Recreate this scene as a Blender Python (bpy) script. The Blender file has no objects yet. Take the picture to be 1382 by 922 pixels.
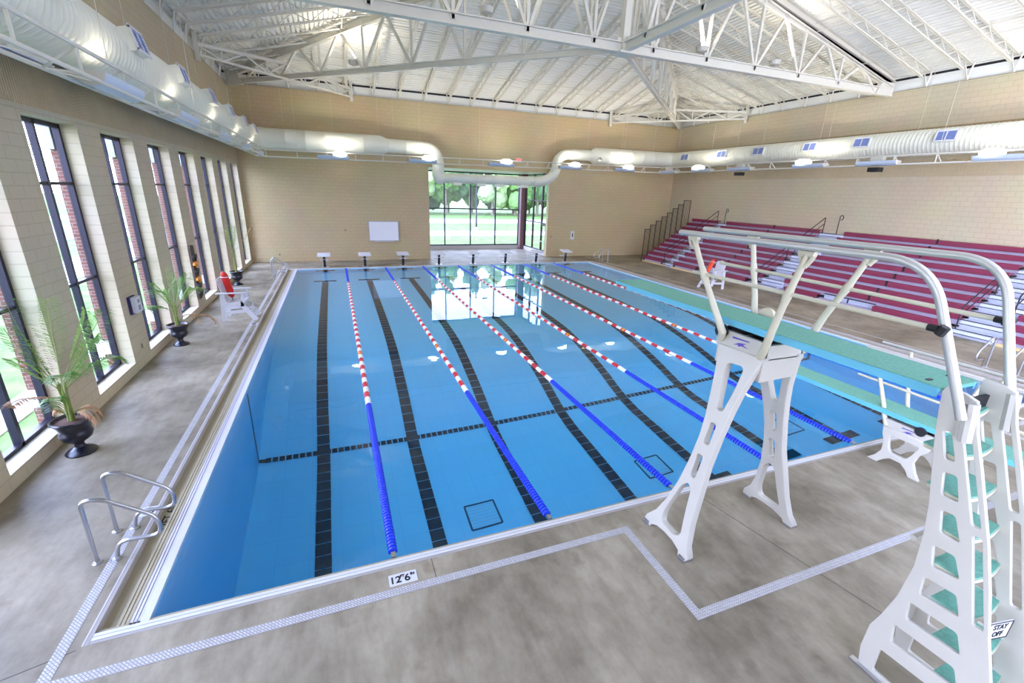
import bpy, bmesh, math, random
from mathutils import Vector, Matrix, noise
random.seed(7)
S = bpy.context.scene
COL = S.collection
PI = math.pi
D = math.radians

# ------------------------------------------------------------------ camera
cam_d = bpy.data.cameras.new('camera'); cam = bpy.data.objects.new('camera', cam_d); COL.objects.link(cam)
F_PX = 602.0
cam_d.sensor_width = 36.0; cam_d.lens = F_PX / 1382.0 * 36.0; cam_d.clip_start = .05; cam_d.clip_end = 500
a, b, c = math.radians(18.47), math.radians(21.44), math.radians(1.93)
fwd = Vector((math.sin(b)*math.cos(a), math.cos(b)*math.cos(a), -math.sin(a)))
rt = Vector((math.cos(b), -math.sin(b), 0)); upv = rt.cross(fwd)
r2 = math.cos(c)*rt + math.sin(c)*upv; u2 = -math.sin(c)*rt + math.cos(c)*upv
M = Matrix((r2, u2, -fwd)).transposed().to_4x4(); M.translation = Vector((2.2235, -4.732, 4.458))
cam.matrix_world = M
S.camera = cam
# ------------------------------------------------------------------ exposure and render depth
S.view_settings.view_transform = 'Standard'; S.view_settings.look = 'None'
S.view_settings.exposure = 0.18; S.view_settings.gamma = 1.0; S.view_settings.use_curve_mapping = False
cy = S.cycles
cy.max_bounces = 9; cy.diffuse_bounces = 5; cy.glossy_bounces = 4; cy.transmission_bounces = 6; cy.transparent_max_bounces = 12
cy.caustics_refractive = True; cy.caustics_reflective = False; cy.sample_clamp_indirect = 6.0
cy.use_denoising = True
# ------------------------------------------------------------------ sky
W = bpy.data.worlds.new('sky'); S.world = W; W.use_nodes = True
nt = W.node_tree; nt.nodes.clear()
o_ = nt.nodes.new('ShaderNodeOutputWorld'); bg = nt.nodes.new('ShaderNodeBackground')
tc = nt.nodes.new('ShaderNodeTexCoord'); sep = nt.nodes.new('ShaderNodeSeparateXYZ'); cr = nt.nodes.new('ShaderNodeValToRGB')
cr.color_ramp.elements[0].position = .0; cr.color_ramp.elements[0].color = (.76, .80, 1, 1)
cr.color_ramp.elements[1].position = .6; cr.color_ramp.elements[1].color = (.50, .62, 1, 1)
nt.links.new(tc.outputs['Generated'], sep.inputs[0]); nt.links.new(sep.outputs['Z'], cr.inputs[0])
nt.links.new(cr.outputs[0], bg.inputs[0]); nt.links.new(bg.outputs[0], o_.inputs[0])
def wmath(op, a_, b_, clamp=False):
    n = nt.nodes.new('ShaderNodeMath'); n.operation = op; n.use_clamp = clamp
    for i_, v_ in enumerate((a_, b_)):
        if isinstance(v_, (int, float)): n.inputs[i_].default_value = v_
        else: nt.links.new(v_, n.inputs[i_])
    return n.outputs[0]
# sky shaped to light the hall: stronger at tall-window side, weaker behind viewer
west = wmath('MULTIPLY', sep.outputs['X'], -1.0, True); south = wmath('MULTIPLY', sep.outputs['Y'], -1.0, True)
north = wmath('MULTIPLY', sep.outputs['Y'], 1.0, True)
nt.links.new(wmath('ADD', wmath('MULTIPLY', north, 2.4), wmath('SUBTRACT', wmath('ADD', wmath('MULTIPLY', west, 16.0), 3.8), wmath('MULTIPLY', south, 1.3))), bg.inputs[1])
# ------------------------------------------------------------------ room dimensions
XL, XR, YF, YB = -2.6, 27.36, 25.72, -7.0
PW, PL = 18.59, 22.86          # pool width and length
ZW = -.05                      # water level
ZT = 9.5                       # top of masonry
XC, YH = 12.4, 11.2            # hub under the roof

# window openings in the left wall
WIN = [(3.14 + 2.904*i - .0, 3.14 + 2.904*i + 1.87) for i in range(-3, 8)]
LAMPS = []
def area_light(name, loc, size, power, color, rot=(0, 0, 0), spread=PI):
    l = bpy.data.lights.new(name, 'AREA'); l.shape = 'DISK' if not isinstance(size, tuple) else 'RECTANGLE'
    if isinstance(size, tuple): l.size, l.size_y = size
    else: l.size = size
    l.energy = power; l.color = color; l.spread = spread
    o = bpy.data.objects.new(name, l); COL.objects.link(o); o.location = loc; o.rotation_euler = rot
    return o
def portal(name, loc, sx, sy, rot):
    o = area_light(name, loc, (sx, sy), 1, (1, 1, 1), rot); o.data.cycles.is_portal = True
    return o
for w0, w1 in WIN:
    portal('window_portal', (-3.12, (w0+w1)/2, 2.86), 5.2, 1.8, (0, -PI/2, 0))
portal('alcove_portal', (12.4, 30.9, 3.0), 8.2, 5.6, (-PI/2, 0, 0))
portal('alcove_side_portal', (17.2, 28.2, 3.0), 5.6, 4.6, (0, PI/2, 0))
portal('open_end_fill_portal', (15.7, YB-.1, 6.5), 23.4, 14, (PI/2, 0, 0))  # end behind the viewer left open so sky light fills the hall
LAMP_POWER = 45
LAMP_COL = (1.0, .9, .74)

# ================================================================== helpers
def srgb(r, g, b):
    f = lambda v: (v/255/12.92) if v/255 <= .04045 else ((v/255+.055)/1.055)**2.4
    return (f(r), f(g), f(b), 1)
MATS = {}
def mat(name, col, rough=.5, metal=0., var=.0, scale=4., bump=0., bscale=30., spec=.5, emit=None, estr=1., trans=0.):
    if name in MATS: return MATS[name]
    m = bpy.data.materials.new(name); m.use_nodes = True; t = m.node_tree; p = t.nodes['Principled BSDF']
    p.inputs['Base Color'].default_value = col; p.inputs['Roughness'].default_value = rough
    p.inputs['Metallic'].default_value = metal; p.inputs['Specular IOR Level'].default_value = spec
    tcn = t.nodes.new('ShaderNodeTexCoord')
    if var > 0:
        n = t.nodes.new('ShaderNodeTexNoise'); n.inputs['Scale'].default_value = scale; n.inputs['Detail'].default_value = 5
        r = t.nodes.new('ShaderNodeValToRGB'); r.color_ramp.elements[0].position = .3; r.color_ramp.elements[1].position = .7
        r.color_ramp.elements[0].color = [max(0, v*(1-var)) for v in col[:3]]+[1]
        r.color_ramp.elements[1].color = [min(1, v*(1+var)) for v in col[:3]]+[1]
        t.links.new(tcn.outputs['Object'], n.inputs['Vector']); t.links.new(n.outputs[0], r.inputs[0]); t.links.new(r.outputs[0], p.inputs['Base Color'])
    if bump > 0:
        n = t.nodes.new('ShaderNodeTexNoise'); n.inputs['Scale'].default_value = bscale
        bn = t.nodes.new('ShaderNodeBump'); bn.inputs['Strength'].default_value = bump; bn.inputs['Distance'].default_value = .02
        t.links.new(tcn.outputs['Object'], n.inputs['Vector']); t.links.new(n.outputs[0], bn.inputs['Height']); t.links.new(bn.outputs[0], p.inputs['Normal'])
    if emit: p.inputs['Emission Color'].default_value = emit; p.inputs['Emission Strength'].default_value = estr
    MATS[name] = m
    return m

def brick_mat(name, c1, c2, mortar, bw, bh, axis, ms=.02, var=.12, rough=.6):
    """masonry laid in the plane (axis, z)"""
    m = bpy.data.materials.new(name); m.use_nodes = True; t = m.node_tree; p = t.nodes['Principled BSDF']
    g = t.nodes.new('ShaderNodeTexCoord'); s = t.nodes.new('ShaderNodeSeparateXYZ'); cb = t.nodes.new('ShaderNodeCombineXYZ')
    t.links.new(g.outputs['Object'], s.inputs[0])
    if axis == 'xy':
        ad = t.nodes.new('ShaderNodeMath'); ad.operation = 'ADD'
        t.links.new(s.outputs['X'], ad.inputs[0]); t.links.new(s.outputs['Y'], ad.inputs[1]); t.links.new(ad.outputs[0], cb.inputs['X'])
    else: t.links.new(s.outputs[axis.upper()], cb.inputs['X'])
    t.links.new(s.outputs['Z'], cb.inputs['Y'])
    bt = t.nodes.new('ShaderNodeTexBrick'); bt.inputs['Scale'].default_value = 1; bt.inputs['Brick Width'].default_value = bw
    bt.inputs['Row Height'].default_value = bh; bt.inputs['Mortar Size'].default_value = ms*bh; bt.inputs['Mortar Smooth'].default_value = .4
    bt.inputs['Color1'].default_value = c1; bt.inputs['Color2'].default_value = c2; bt.inputs['Mortar'].default_value = mortar
    t.links.new(cb.outputs[0], bt.inputs['Vector'])
    n = t.nodes.new('ShaderNodeTexNoise'); n.inputs['Scale'].default_value = .6; n.inputs['Detail'].default_value = 6
    t.links.new(g.outputs['Object'], n.inputs['Vector'])
    mx = t.nodes.new('ShaderNodeMix'); mx.data_type = 'RGBA'; mx.blend_type = 'MULTIPLY'; mx.inputs['Factor'].default_value = var*2
    t.links.new(bt.outputs['Color'], mx.inputs['A']); t.links.new(n.outputs['Color'], mx.inputs['B'])
    t.links.new(mx.outputs['Result'], p.inputs['Base Color']); p.inputs['Roughness'].default_value = rough
    bn = t.nodes.new('ShaderNodeBump'); bn.inputs['Strength'].default_value = .35; bn.inputs['Distance'].default_value = .01; bn.invert = True
    t.links.new(bt.outputs['Fac'], bn.inputs['Height']); t.links.new(bn.outputs[0], p.inputs['Normal'])
    return m

class MB:
    def __init__(s): s.v = []; s.f = []; s.m = []; s.mi = 0
    def use(s, i): s.mi = i; return s
    def add(s, vs, fs):
        k = len(s.v); s.v += [tuple(v) for v in vs]
        for f in fs: s.f.append([k+i for i in f]); s.m.append(s.mi)
        return s
    def box(s, x0, x1, y0, y1, z0, z1):
        return s.add([(x, y, z) for x in (x0, x1) for y in (y0, y1) for z in (z0, z1)],
                     [(0, 1, 3, 2), (4, 6, 7, 5), (0, 4, 5, 1), (2, 3, 7, 6), (0, 2, 6, 4), (1, 5, 7, 3)])
    def quad(s, a_, b_, c_, d_): return s.add([a_, b_, c_, d_], [(0, 1, 2, 3)])
    def bar(s, p, q, w, h=None, up_=(0, 0, 1)):
        h = h or w; p = Vector(p); q = Vector(q); d = (q-p).normalized(); u = Vector(up_)
        if abs(d.dot(u)) > .98: u = Vector((1, 0, 0))
        x = d.cross(u).normalized()*w/2; y = x.cross(d).normalized()*h/2
        vs = [e+i*x+j*y for e in (p, q) for i, j in ((-1, -1), (1, -1), (1, 1), (-1, 1))]
        return s.add(vs, [(0, 1, 2, 3), (7, 6, 5, 4), (0, 4, 5, 1), (1, 5, 6, 2), (2, 6, 7, 3), (3, 7, 4, 0)])
    def tube(s, pts, r, n=8, caps=True, closed=False):
        pts = [Vector(p) for p in pts]; N = len(pts); rs = r if isinstance(r, (list, tuple)) else [r]*N
        ref = None; vs = []
        for i, p in enumerate(pts):
            if closed: d = (pts[(i+1) % N]-pts[i-1]).normalized()
            else: d = (pts[min(i+1, N-1)]-pts[max(i-1, 0)]).normalized()
            if ref is None:
                ref = Vector((0, 0, 1)) if abs(d.z) < .9 else Vector((1, 0, 0))
            x = (ref-d*ref.dot(d)).normalized(); ref = x; y = d.cross(x)
            for k in range(n):
                t = 2*PI*k/n; vs.append(p+rs[i]*(math.cos(t)*x+math.sin(t)*y))
        fs = []
        for i in range(N if closed else N-1):
            for k in range(n):
                a0 = i*n+k; a1 = i*n+(k+1) % n; j = ((i+1) % N)*n
                fs.append((a0, a1, j+(k+1) % n, j+k))
        if caps and not closed: fs += [tuple(reversed(range(n))), tuple((N-1)*n+k for k in range(n))]
        return s.add(vs, fs)
    def lathe(s, prof, n=20, c_=(0, 0, 0)):
        vs = [(c_[0]+r*math.cos(2*PI*k/n), c_[1]+r*math.sin(2*PI*k/n), c_[2]+z) for r, z in prof for k in range(n)]
        fs = [(i*n+k, i*n+(k+1) % n, (i+1)*n+(k+1) % n, (i+1)*n+k) for i in range(len(prof)-1) for k in range(n)]
        fs += [tuple(reversed(range(n))), tuple((len(prof)-1)*n+k for k in range(n))]
        return s.add(vs, fs)
    def prism(s, poly, fn, w0, w1):
        n = len(poly); vs = [fn(u, v, w0) for u, v in poly]+[fn(u, v, w1) for u, v in poly]
        fs = [tuple(reversed(range(n))), tuple(n+i for i in range(n))]+[(i, (i+1) % n, n+(i+1) % n, n+i) for i in range(n)]
        return s.add(vs, fs)
    def build(s, name, mats, parent=None, smooth=False, loc=None):
        me = bpy.data.meshes.new(name); me.from_pydata(s.v, [], s.f)
        for m in (mats if isinstance(mats, (list, tuple)) else [mats]): me.materials.append(m)
        me.polygons.foreach_set('material_index', s.m)
        bm = bmesh.new(); bm.from_mesh(me); bmesh.ops.recalc_face_normals(bm, faces=bm.faces); bm.to_mesh(me); bm.free()
        if smooth:
            me.polygons.foreach_set('use_smooth', [True]*len(me.polygons))
            me.set_sharp_from_angle(angle=math.radians(40)) if hasattr(me, 'set_sharp_from_angle') else None
        o = bpy.data.objects.new(name, me); COL.objects.link(o)
        if parent: o.parent = parent
        if loc: o.location = loc
        return o
def split_build(mb, name, mats, parent=None, smooth=False):
    """one object for each connected piece"""
    par = list(range(len(mb.v)))
    def find(a_):
        while par[a_] != a_: par[a_] = par[par[a_]]; a_ = par[a_]
        return a_
    for f in mb.f:
        for v in f[1:]: par[find(v)] = find(f[0])
    groups = {}
    for f, m_ in zip(mb.f, mb.m): groups.setdefault(find(f[0]), []).append((f, m_))
    out_ = []
    for fs in groups.values():
        ids = sorted({v for f, _ in fs for v in f}); ix = {v: k for k, v in enumerate(ids)}
        q = MB(); q.v = [mb.v[v] for v in ids]; q.f = [[ix[v] for v in f] for f, _ in fs]; q.m = [m_ for _, m_ in fs]
        out_.append(q.build(name, mats, parent, smooth))
    return out_
def tag(o, label=None, cat=None, group=None, kind=None):
    if label: o['label'] = label
    if cat: o['category'] = cat
    if group: o['group'] = group
    if kind: o['kind'] = kind
    return o
def thing(name, loc, label, cat, group=None, rz=0):
    o = bpy.data.objects.new(name, None); COL.objects.link(o); o.location = loc; o.rotation_euler = (0, 0, rz)
    o.empty_display_size = .1
    return tag(o, label, cat, group)
def struct(mb, name, mats, smooth=False, label=None):
    o = mb.build(name, mats, None, smooth); o['kind'] = 'structure'
    if label: o['label'] = label; 
    return o
def kids(o): return [x for x in COL.objects if x.parent is o]
def copy_tree(o, parent=None, ch=None):
    c_ = o.copy(); COL.objects.link(c_)
    if parent: c_.parent = parent
    for k in kids(o): copy_tree(k, c_)
    return c_
def rounded(poly, r, n=4):
    out = []; N = len(poly)
    for i in range(N):
        p = Vector(poly[i]).to_2d() if len(poly[i]) > 2 else Vector(poly[i]); a_ = Vector(poly[i-1]); b_ = Vector(poly[(i+1) % N])
        da = (a_-p); db = (b_-p); rr = min(r, da.length*.45, db.length*.45)
        s_ = p+da.normalized()*rr; e_ = p+db.normalized()*rr
        for k in range(n+1):
            t = k/n; out.append(tuple((1-t)**2*s_+2*t*(1-t)*p+t*t*e_))
    return out
def plate(name, outline, holes, th, fn, m, parent=None, bev=.006):
    """flat casting with rounded openings; outline in (u,v); fn maps (u,v,w) to the scene"""
    cu = bpy.data.curves.new('tmp', 'CURVE'); cu.dimensions = '2D'; cu.fill_mode = 'BOTH'; cu.extrude = th/2; cu.bevel_depth = bev; cu.bevel_resolution = 1
    for poly in [outline]+holes:
        sp = cu.splines.new('POLY'); sp.points.add(len(poly)-1); sp.use_cyclic_u = True
        for i, p in enumerate(poly): sp.points[i].co = (p[0], p[1], 0, 1)
    ob = bpy.data.objects.new('tmp', cu); COL.objects.link(ob)
    dg = bpy.context.evaluated_depsgraph_get(); me = bpy.data.meshes.new_from_object(ob.evaluated_get(dg))
    bpy.data.objects.remove(ob); bpy.data.curves.remove(cu)
    for v in me.vertices: v.co = fn(v.co.x, v.co.y, v.co.z)
    me.name = name; me.materials.clear(); me.materials.append(m)
    for p in me.polygons: p.material_index = 0
    bm = bmesh.new(); bm.from_mesh(me); bmesh.ops.remove_doubles(bm, verts=bm.verts, dist=1e-5); bmesh.ops.recalc_face_normals(bm, faces=bm.faces); bm.to_mesh(me); bm.free()
    o = bpy.data.objects.new(name, me); COL.objects.link(o)
    if parent: o.parent = parent
    return o
def text_mesh(name, txt, size, fn, m, parent=None, bold=.0, ext=.001):
    cu = bpy.data.curves.new('tmp', 'FONT'); cu.body = txt; cu.size = size; cu.align_x = 'CENTER'; cu.align_y = 'CENTER'; cu.extrude = ext; cu.offset = bold
    ob = bpy.data.objects.new('tmp', cu); COL.objects.link(ob)
    dg = bpy.context.evaluated_depsgraph_get(); me = bpy.data.meshes.new_from_object(ob.evaluated_get(dg))
    bpy.data.objects.remove(ob); bpy.data.curves.remove(cu)
    for v in me.vertices: v.co = fn(v.co.x, v.co.y, v.co.z)
    me.materials.clear(); me.materials.append(m)
    for p in me.polygons: p.material_index = 0
    o = bpy.data.objects.new(name, me); COL.objects.link(o)
    if parent: o.parent = parent
    return o
def arc(p0, p1, p2, n=6):
    p0, p1, p2 = Vector(p0), Vector(p1), Vector(p2)
    return [(1-t)**2*p0+2*t*(1-t)*p1+t*t*p2 for t in [k/n for k in range(n+1)]]
def roundpath(pts, r, n=5):
    pts = [Vector(p) for p in pts]; out = [pts[0]]
    for i in range(1, len(pts)-1):
        p = pts[i]; a_ = pts[i-1]-p; b_ = pts[i+1]-p; rr = min(r, a_.length*.48, b_.length*.48)
        out += arc(p+a_.normalized()*rr, p, p+b_.normalized()*rr, n)
    return out+[pts[-1]]

# ================================================================== materials
BLOCK_Y = brick_mat('painted_block_side', srgb(206, 192, 164), srgb(203, 189, 161), srgb(192, 177, 149), .41, .205, 'y', .06)
BLOCK_X = brick_mat('painted_block_end', srgb(206, 185, 146), srgb(203, 182, 143), srgb(193, 172, 134), .41, .205, 'x', .06)
BRICK = brick_mat('red_brick', srgb(140, 84, 76), srgb(118, 66, 60), srgb(160, 140, 132), .21, .075, 'xy', .12, .1, .8)
STEEL = mat('painted_roof_steel', srgb(218, 215, 204), .45)
DECKM = mat('roof_deck_white', srgb(238, 237, 230), .5)
DUCTM = mat('duct_paint', srgb(226, 227, 214), .32, 0.)
FRAME = mat('dark_window_frame', srgb(36, 34, 52), .35, .3)
SILL = mat('pale_sill', srgb(226, 218, 205), .45)
WHITE = mat('white_plastic', srgb(214, 214, 220), .4)
CAST = mat('cream_casting', srgb(196, 191, 180), .38, var=.02)
CHROME = mat('stainless_steel', (.55, .55, .58, 1), .28, 1.)
BLACK = mat('black_rubber', srgb(22, 22, 26), .5)
DARKM = mat('dark_metal', srgb(48, 44, 52), .45, .4)
MAROON = mat('maroon_seat_plastic', srgb(130, 42, 72), .38, var=.06, scale=1.5)
MAROON_D = mat('maroon_seat_gap', srgb(60, 18, 30), .5)
ALU = mat('bleacher_aluminium', srgb(206, 210, 228), .4, 0.)
FOOT = mat('footboard_lavender_grey', srgb(168, 158, 180), .5)
TAN = mat('bleacher_skirt_tan', srgb(216, 190, 140), .5)
TEAL = mat('teal_board_grit', srgb(112, 172, 150), .8, var=.14, scale=30, bump=.3, bscale=200)
TEALS = mat('board_side_blue', srgb(104, 186, 212), .35)
RBLUE = mat('rope_blue', srgb(34, 66, 215), .4)
RRED = mat('rope_red', srgb(205, 40, 52), .4)
RWHITE = mat('rope_white', srgb(245, 243, 245), .4)
RORANGE = mat('rope_orange', srgb(240, 150, 30), .4)
RED = mat('rescue_red', srgb(205, 34, 30), .4)
INK = mat('black_ink', srgb(20, 20, 22), .5)
GROUT = mat('pool_rim_white', srgb(216, 214, 214), .35)
BEIGE = mat('gutter_beige', srgb(172, 160, 132), .5, var=.04)
LILAC = mat('gutter_grate_white', srgb(204, 200, 208), .4)
COPE = mat('coping_concrete', srgb(170, 163, 158), .6, var=.06, scale=3)

def concrete():
    m = bpy.data.materials.new('deck_concrete'); m.use_nodes = True; t = m.node_tree; p = t.nodes['Principled BSDF']
    g = t.nodes.new('ShaderNodeTexCoord')
    def nz(sc, det, vec=None, sx=(1, 1, 1)):
        mp = t.nodes.new('ShaderNodeMapping'); mp.inputs['Scale'].default_value = sx; t.links.new(g.outputs['Object'], mp.inputs[0])
        n = t.nodes.new('ShaderNodeTexNoise'); n.inputs['Scale'].default_value = sc; n.inputs['Detail'].default_value = det; n.inputs['Roughness'].default_value = .65
        t.links.new(mp.outputs[0], n.inputs['Vector']); return n
    n1 = nz(.55, 9); n2 = nz(5, 8, sx=(1, .35, 1)); n3 = nz(1.6, 3)
    r1 = t.nodes.new('ShaderNodeValToRGB'); e = r1.color_ramp.elements
    e[0].position = .36; e[0].color = srgb(120, 110, 92); e[1].position = .64; e[1].color = srgb(172, 161, 140)
    t.links.new(n1.outputs[0], r1.inputs[0])
    r2_ = t.nodes.new('ShaderNodeValToRGB'); e = r2_.color_ramp.elements
    e[0].position = .35; e[0].color = (.66, .63, .60, 1); e[1].position = .60; e[1].color = (1, 1, 1, 1); t.links.new(n2.outputs[0], r2_.inputs[0])
    mx = t.nodes.new('ShaderNodeMix'); mx.data_type = 'RGBA'; mx.blend_type = 'MULTIPLY'; mx.inputs['Factor'].default_value = .7
    t.links.new(r1.outputs[0], mx.inputs['A']); t.links.new(r2_.outputs[0], mx.inputs['B'])
    r3 = t.nodes.new('ShaderNodeValToRGB'); e = r3.color_ramp.elements
    e[0].position = .27; e[0].color = (.62, .58, .54, 1); e[1].position = .40; e[1].color = (1, 1, 1, 1); t.links.new(n3.outputs[0], r3.inputs[0])
    m2 = t.nodes.new('ShaderNodeMix'); m2.data_type = 'RGBA'; m2.blend_type = 'MULTIPLY'; m2.inputs['Factor'].default_value = .8
    t.links.new(mx.outputs['Result'], m2.inputs['A']); t.links.new(r3.outputs[0], m2.inputs['B'])
    t.links.new(m2.outputs['Result'], p.inputs['Base Color'])
    p.inputs['Roughness'].default_value = .5
    bn = t.nodes.new('ShaderNodeBump'); bn.inputs['Strength'].default_value = .12; bn.inputs['Distance'].default_value = .01
    t.links.new(n2.outputs[0], bn.inputs['Height']); t.links.new(bn.outputs[0], p.inputs['Normal'])
    return m
CONC = concrete()
JOINT = mat('deck_joint', srgb(88, 80, 74), .8)

def lattice_tile():
    m = bpy.data.materials.new('lattice_band_tile'); m.use_nodes = True; t = m.node_tree; p = t.nodes['Principled BSDF']
    g = t.nodes.new('ShaderNodeTexCoord')
    mp = t.nodes.new('ShaderNodeMapping'); mp.inputs['Rotation'].default_value = (0, 0, PI/4); mp.inputs['Scale'].default_value = (34, 34, 34)
    t.links.new(g.outputs['Object'], mp.inputs[0])
    ck = t.nodes.new('ShaderNodeTexBrick'); ck.inputs['Scale'].default_value = 1.; ck.inputs['Brick Width'].default_value = 1.6; ck.inputs['Row Height'].default_value = .8
    ck.inputs['Mortar Size'].default_value = .14; ck.inputs['Color1'].default_value = srgb(206, 203, 205); ck.inputs['Color2'].default_value = srgb(188, 185, 188); ck.inputs['Mortar'].default_value = srgb(150, 145, 142)
    t.links.new(mp.outputs[0], ck.inputs['Vector']); t.links.new(ck.outputs['Color'], p.inputs['Base Color']); p.inputs['Roughness'].default_value = .45
    return m
LATT = lattice_tile()

def plaster():
    m = bpy.data.materials.new('pool_plaster'); m.use_nodes = True; t = m.node_tree; p = t.nodes['Principled BSDF']
    g = t.nodes.new('ShaderNodeTexCoord'); bt = t.nodes.new('ShaderNodeTexBrick')
    bt.offset = 0; bt.inputs['Scale'].default_value = 1; bt.inputs['Brick Width'].default_value = .6; bt.inputs['Row Height'].default_value = .6; bt.inputs['Mortar Size'].default_value = .006
    bt.inputs['Color1'].default_value = srgb(176, 230, 255); bt.inputs['Color2'].default_value = srgb(174, 228, 254); bt.inputs['Mortar'].default_value = srgb(160, 218, 250)
    t.links.new(g.outputs['Object'], bt.inputs['Vector']); t.links.new(bt.outputs['Color'], p.inputs['Base Color']); p.inputs['Roughness'].default_value = .6
    return m
PLAST = plaster()
LINE = mat('lane_line_tile', srgb(24, 30, 52), .5, var=.2, scale=6)

def glass():
    m = bpy.data.materials.new('window_glass'); m.use_nodes = True; t = m.node_tree; t.nodes.clear()
    o = t.nodes.new('ShaderNodeOutputMaterial'); tr = t.nodes.new('ShaderNodeBsdfTransparent'); gl = t.nodes.new('ShaderNodeBsdfGlossy')
    gl.inputs['Roughness'].default_value = .01; mx = t.nodes.new('ShaderNodeMixShader'); lw = t.nodes.new('ShaderNodeLayerWeight'); lw.inputs[0].default_value = .5
    pw = t.nodes.new('ShaderNodeMath'); pw.operation = 'POWER'; pw.inputs[1].default_value = 5; mu = t.nodes.new('ShaderNodeMath'); mu.operation = 'MULTIPLY_ADD'; mu.inputs[1].default_value = .45; mu.inputs[2].default_value = .03
    tr.inputs[0].default_value = (.97, .98, 1, 1)
    t.links.new(lw.outputs['Facing'], pw.inputs[0]); t.links.new(pw.outputs[0], mu.inputs[0])
    t.links.new(mu.outputs[0], mx.inputs[0]); t.links.new(tr.outputs[0], mx.inputs[1]); t.links.new(gl.outputs[0], mx.inputs[2]); t.links.new(mx.outputs[0], o.inputs[0])
    return m
GLASS = glass()

def water_mat():
    m = bpy.data.materials.new('pool_water'); m.use_nodes = True; t = m.node_tree; t.nodes.clear()
    o = t.nodes.new('ShaderNodeOutputMaterial'); p = t.nodes.new('ShaderNodeBsdfGlass'); p.inputs['IOR'].default_value = 1.33; p.inputs['Roughness'].default_value = 0.0
    g = t.nodes.new('ShaderNodeTexCoord'); mp = t.nodes.new('ShaderNodeMapping'); mp.inputs['Scale'].default_value = (1, 1.6, 1)
    n = t.nodes.new('ShaderNodeTexNoise'); n.inputs['Scale'].default_value = .9; n.inputs['Detail'].default_value = 2
    bn = t.nodes.new('ShaderNodeBump'); bn.inputs['Strength'].default_value = .10; bn.inputs['Distance'].default_value = .02
    t.links.new(g.outputs['Object'], mp.inputs[0]); t.links.new(mp.outputs[0], n.inputs['Vector']); t.links.new(n.outputs[0], bn.inputs['Height']); t.links.new(bn.outputs[0], p.inputs['Normal'])
    v = t.nodes.new('ShaderNodeVolumeAbsorption'); v.inputs['Color'].default_value = (.0, .82, 1.0, 1); v.inputs['Density'].default_value = .14
    t.links.new(p.outputs[0], o.inputs['Surface']); t.links.new(v.outputs[0], o.inputs['Volume'])
    return m
WATER = water_mat()

# ================================================================== floor
GW = .52       # gutter width at the long sides
GN = .19       # rim width at the ends
x0, x1, y0, y1 = -GW, PW+GW, -GN, PL+GN
ALX0, ALX1, ALY = 8.04, 16.75, 30.75     # window bay behind the far wall
mb = MB()
mb.box(XL-.4, x0, YB, YF+.3, -.3, 0); mb.box(x1, XR+.4, YB, YF+.3, -.3, 0)
mb.box(x0, x1, YB, y0, -.3, 0); mb.box(x0, x1, y1, YF+.3, -.3, 0)
mb.box(ALX0-.3, ALX1+.3, YF+.3, ALY+.3, -.3, 0)
struct(mb, 'floor', [CONC])
# saw-cut joints in the slab
mb = MB()
for (p, q) in [((-2.6, -.75), (-.55, -.22)), ((7.2, -.2), (8.6, -6.9)), ((3.0, -.2), (3.0, -.55)), ((-2.6, 8.0), (-.8, 8.0)), ((-2.6, 14.5), (-.8, 14.5)), ((-2.6, 20), (-.8, 20)),
               ((13, -.2), (13, -6.9)), ((19.8, 5), (23, 5)), ((19.8, 14), (23, 14))]:
    mb.bar((p[0], p[1], .0005), (q[0], q[1], .0005), .009, .002)
struct(mb, 'trim_1', [JOINT])

# patterned tile band let into the deck
mb = MB()
def band(p, q, w=.11):
    p = Vector((*p, 0)); q = Vector((*q, 0)); d = (q-p).normalized()*w/2; n = Vector((-d.y, d.x, 0))
    mb.add([p-d-n, q+d-n, q+d+n, p-d+n, ][:4], [(0, 1, 2, 3)])
    zz = .002+.0006*(len(mb.f) % 3)
    for k in range(4): v = mb.v[-4+k]; mb.v[-4+k] = (v[0], v[1], zz)
band((-.75, 25.2), (-.68, -.55)); band((-.68, -.56), (5.68, -.56)); band((5.68, -.58), (5.68, -1.98)); band((5.68, -1.98), (15.0, -1.98))
band((15.0, -1.98), (15.0, -.6)); band((15, -.6), (19.8, -.6)); band((19.8, -.6), (19.8, 25.2)); band((-.75, 24.4), (19.8, 24.4))
struct(mb, 'trim_2', [LATT])

# ------------------------------------------------------------------ pool basin
PROF = [(0, -4.0), (5.4, -3.96), (6.0, -3.85), (6.6, -3.58), (7.2, -3.24), (7.8, -2.93), (8.4, -2.64), (9.0, -2.36), (9.6, -2.10), (10.2, -1.89), (10.8, -1.76), (11.7, -1.66), (13.5, -1.55), (18, -1.35), (PL, -1.2)]
def zfl(y):
    for (a_, za), (b_, zb) in zip(PROF, PROF[1:]):
        if y <= b_: return za+(zb-za)*(y-a_)/(b_-a_)
    return PROF[-1][1]
mb = MB(); mb.use(0)
for (a_, za), (b_, zb) in zip(PROF, PROF[1:]): mb.quad((0, a_, za), (PW, a_, za), (PW, b_, zb), (0, b_, zb))
for x in (0, PW):
    for (a_, za), (b_, zb) in zip(PROF, PROF[1:]): mb.quad((x, a_, za), (x, b_, zb), (x, b_, -.03), (x, a_, -.03))
mb.quad((0, 0, -4), (PW, 0, -4), (PW, 0, -.03), (0, 0, -.03)); mb.quad((0, PL, -1.2), (PW, PL, -1.2), (PW, PL, -.03), (0, PL, -.03))
mb.use(1)
LX0, LW = .339, 2.2204
def tile(xa, xb, ya, yb, lift=.024): mb.quad((xa, ya, zfl(ya)+lift), (xb, ya, zfl(ya)+lift), (xb, yb, zfl(yb)+lift), (xa, yb, zfl(yb)+lift))
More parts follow.
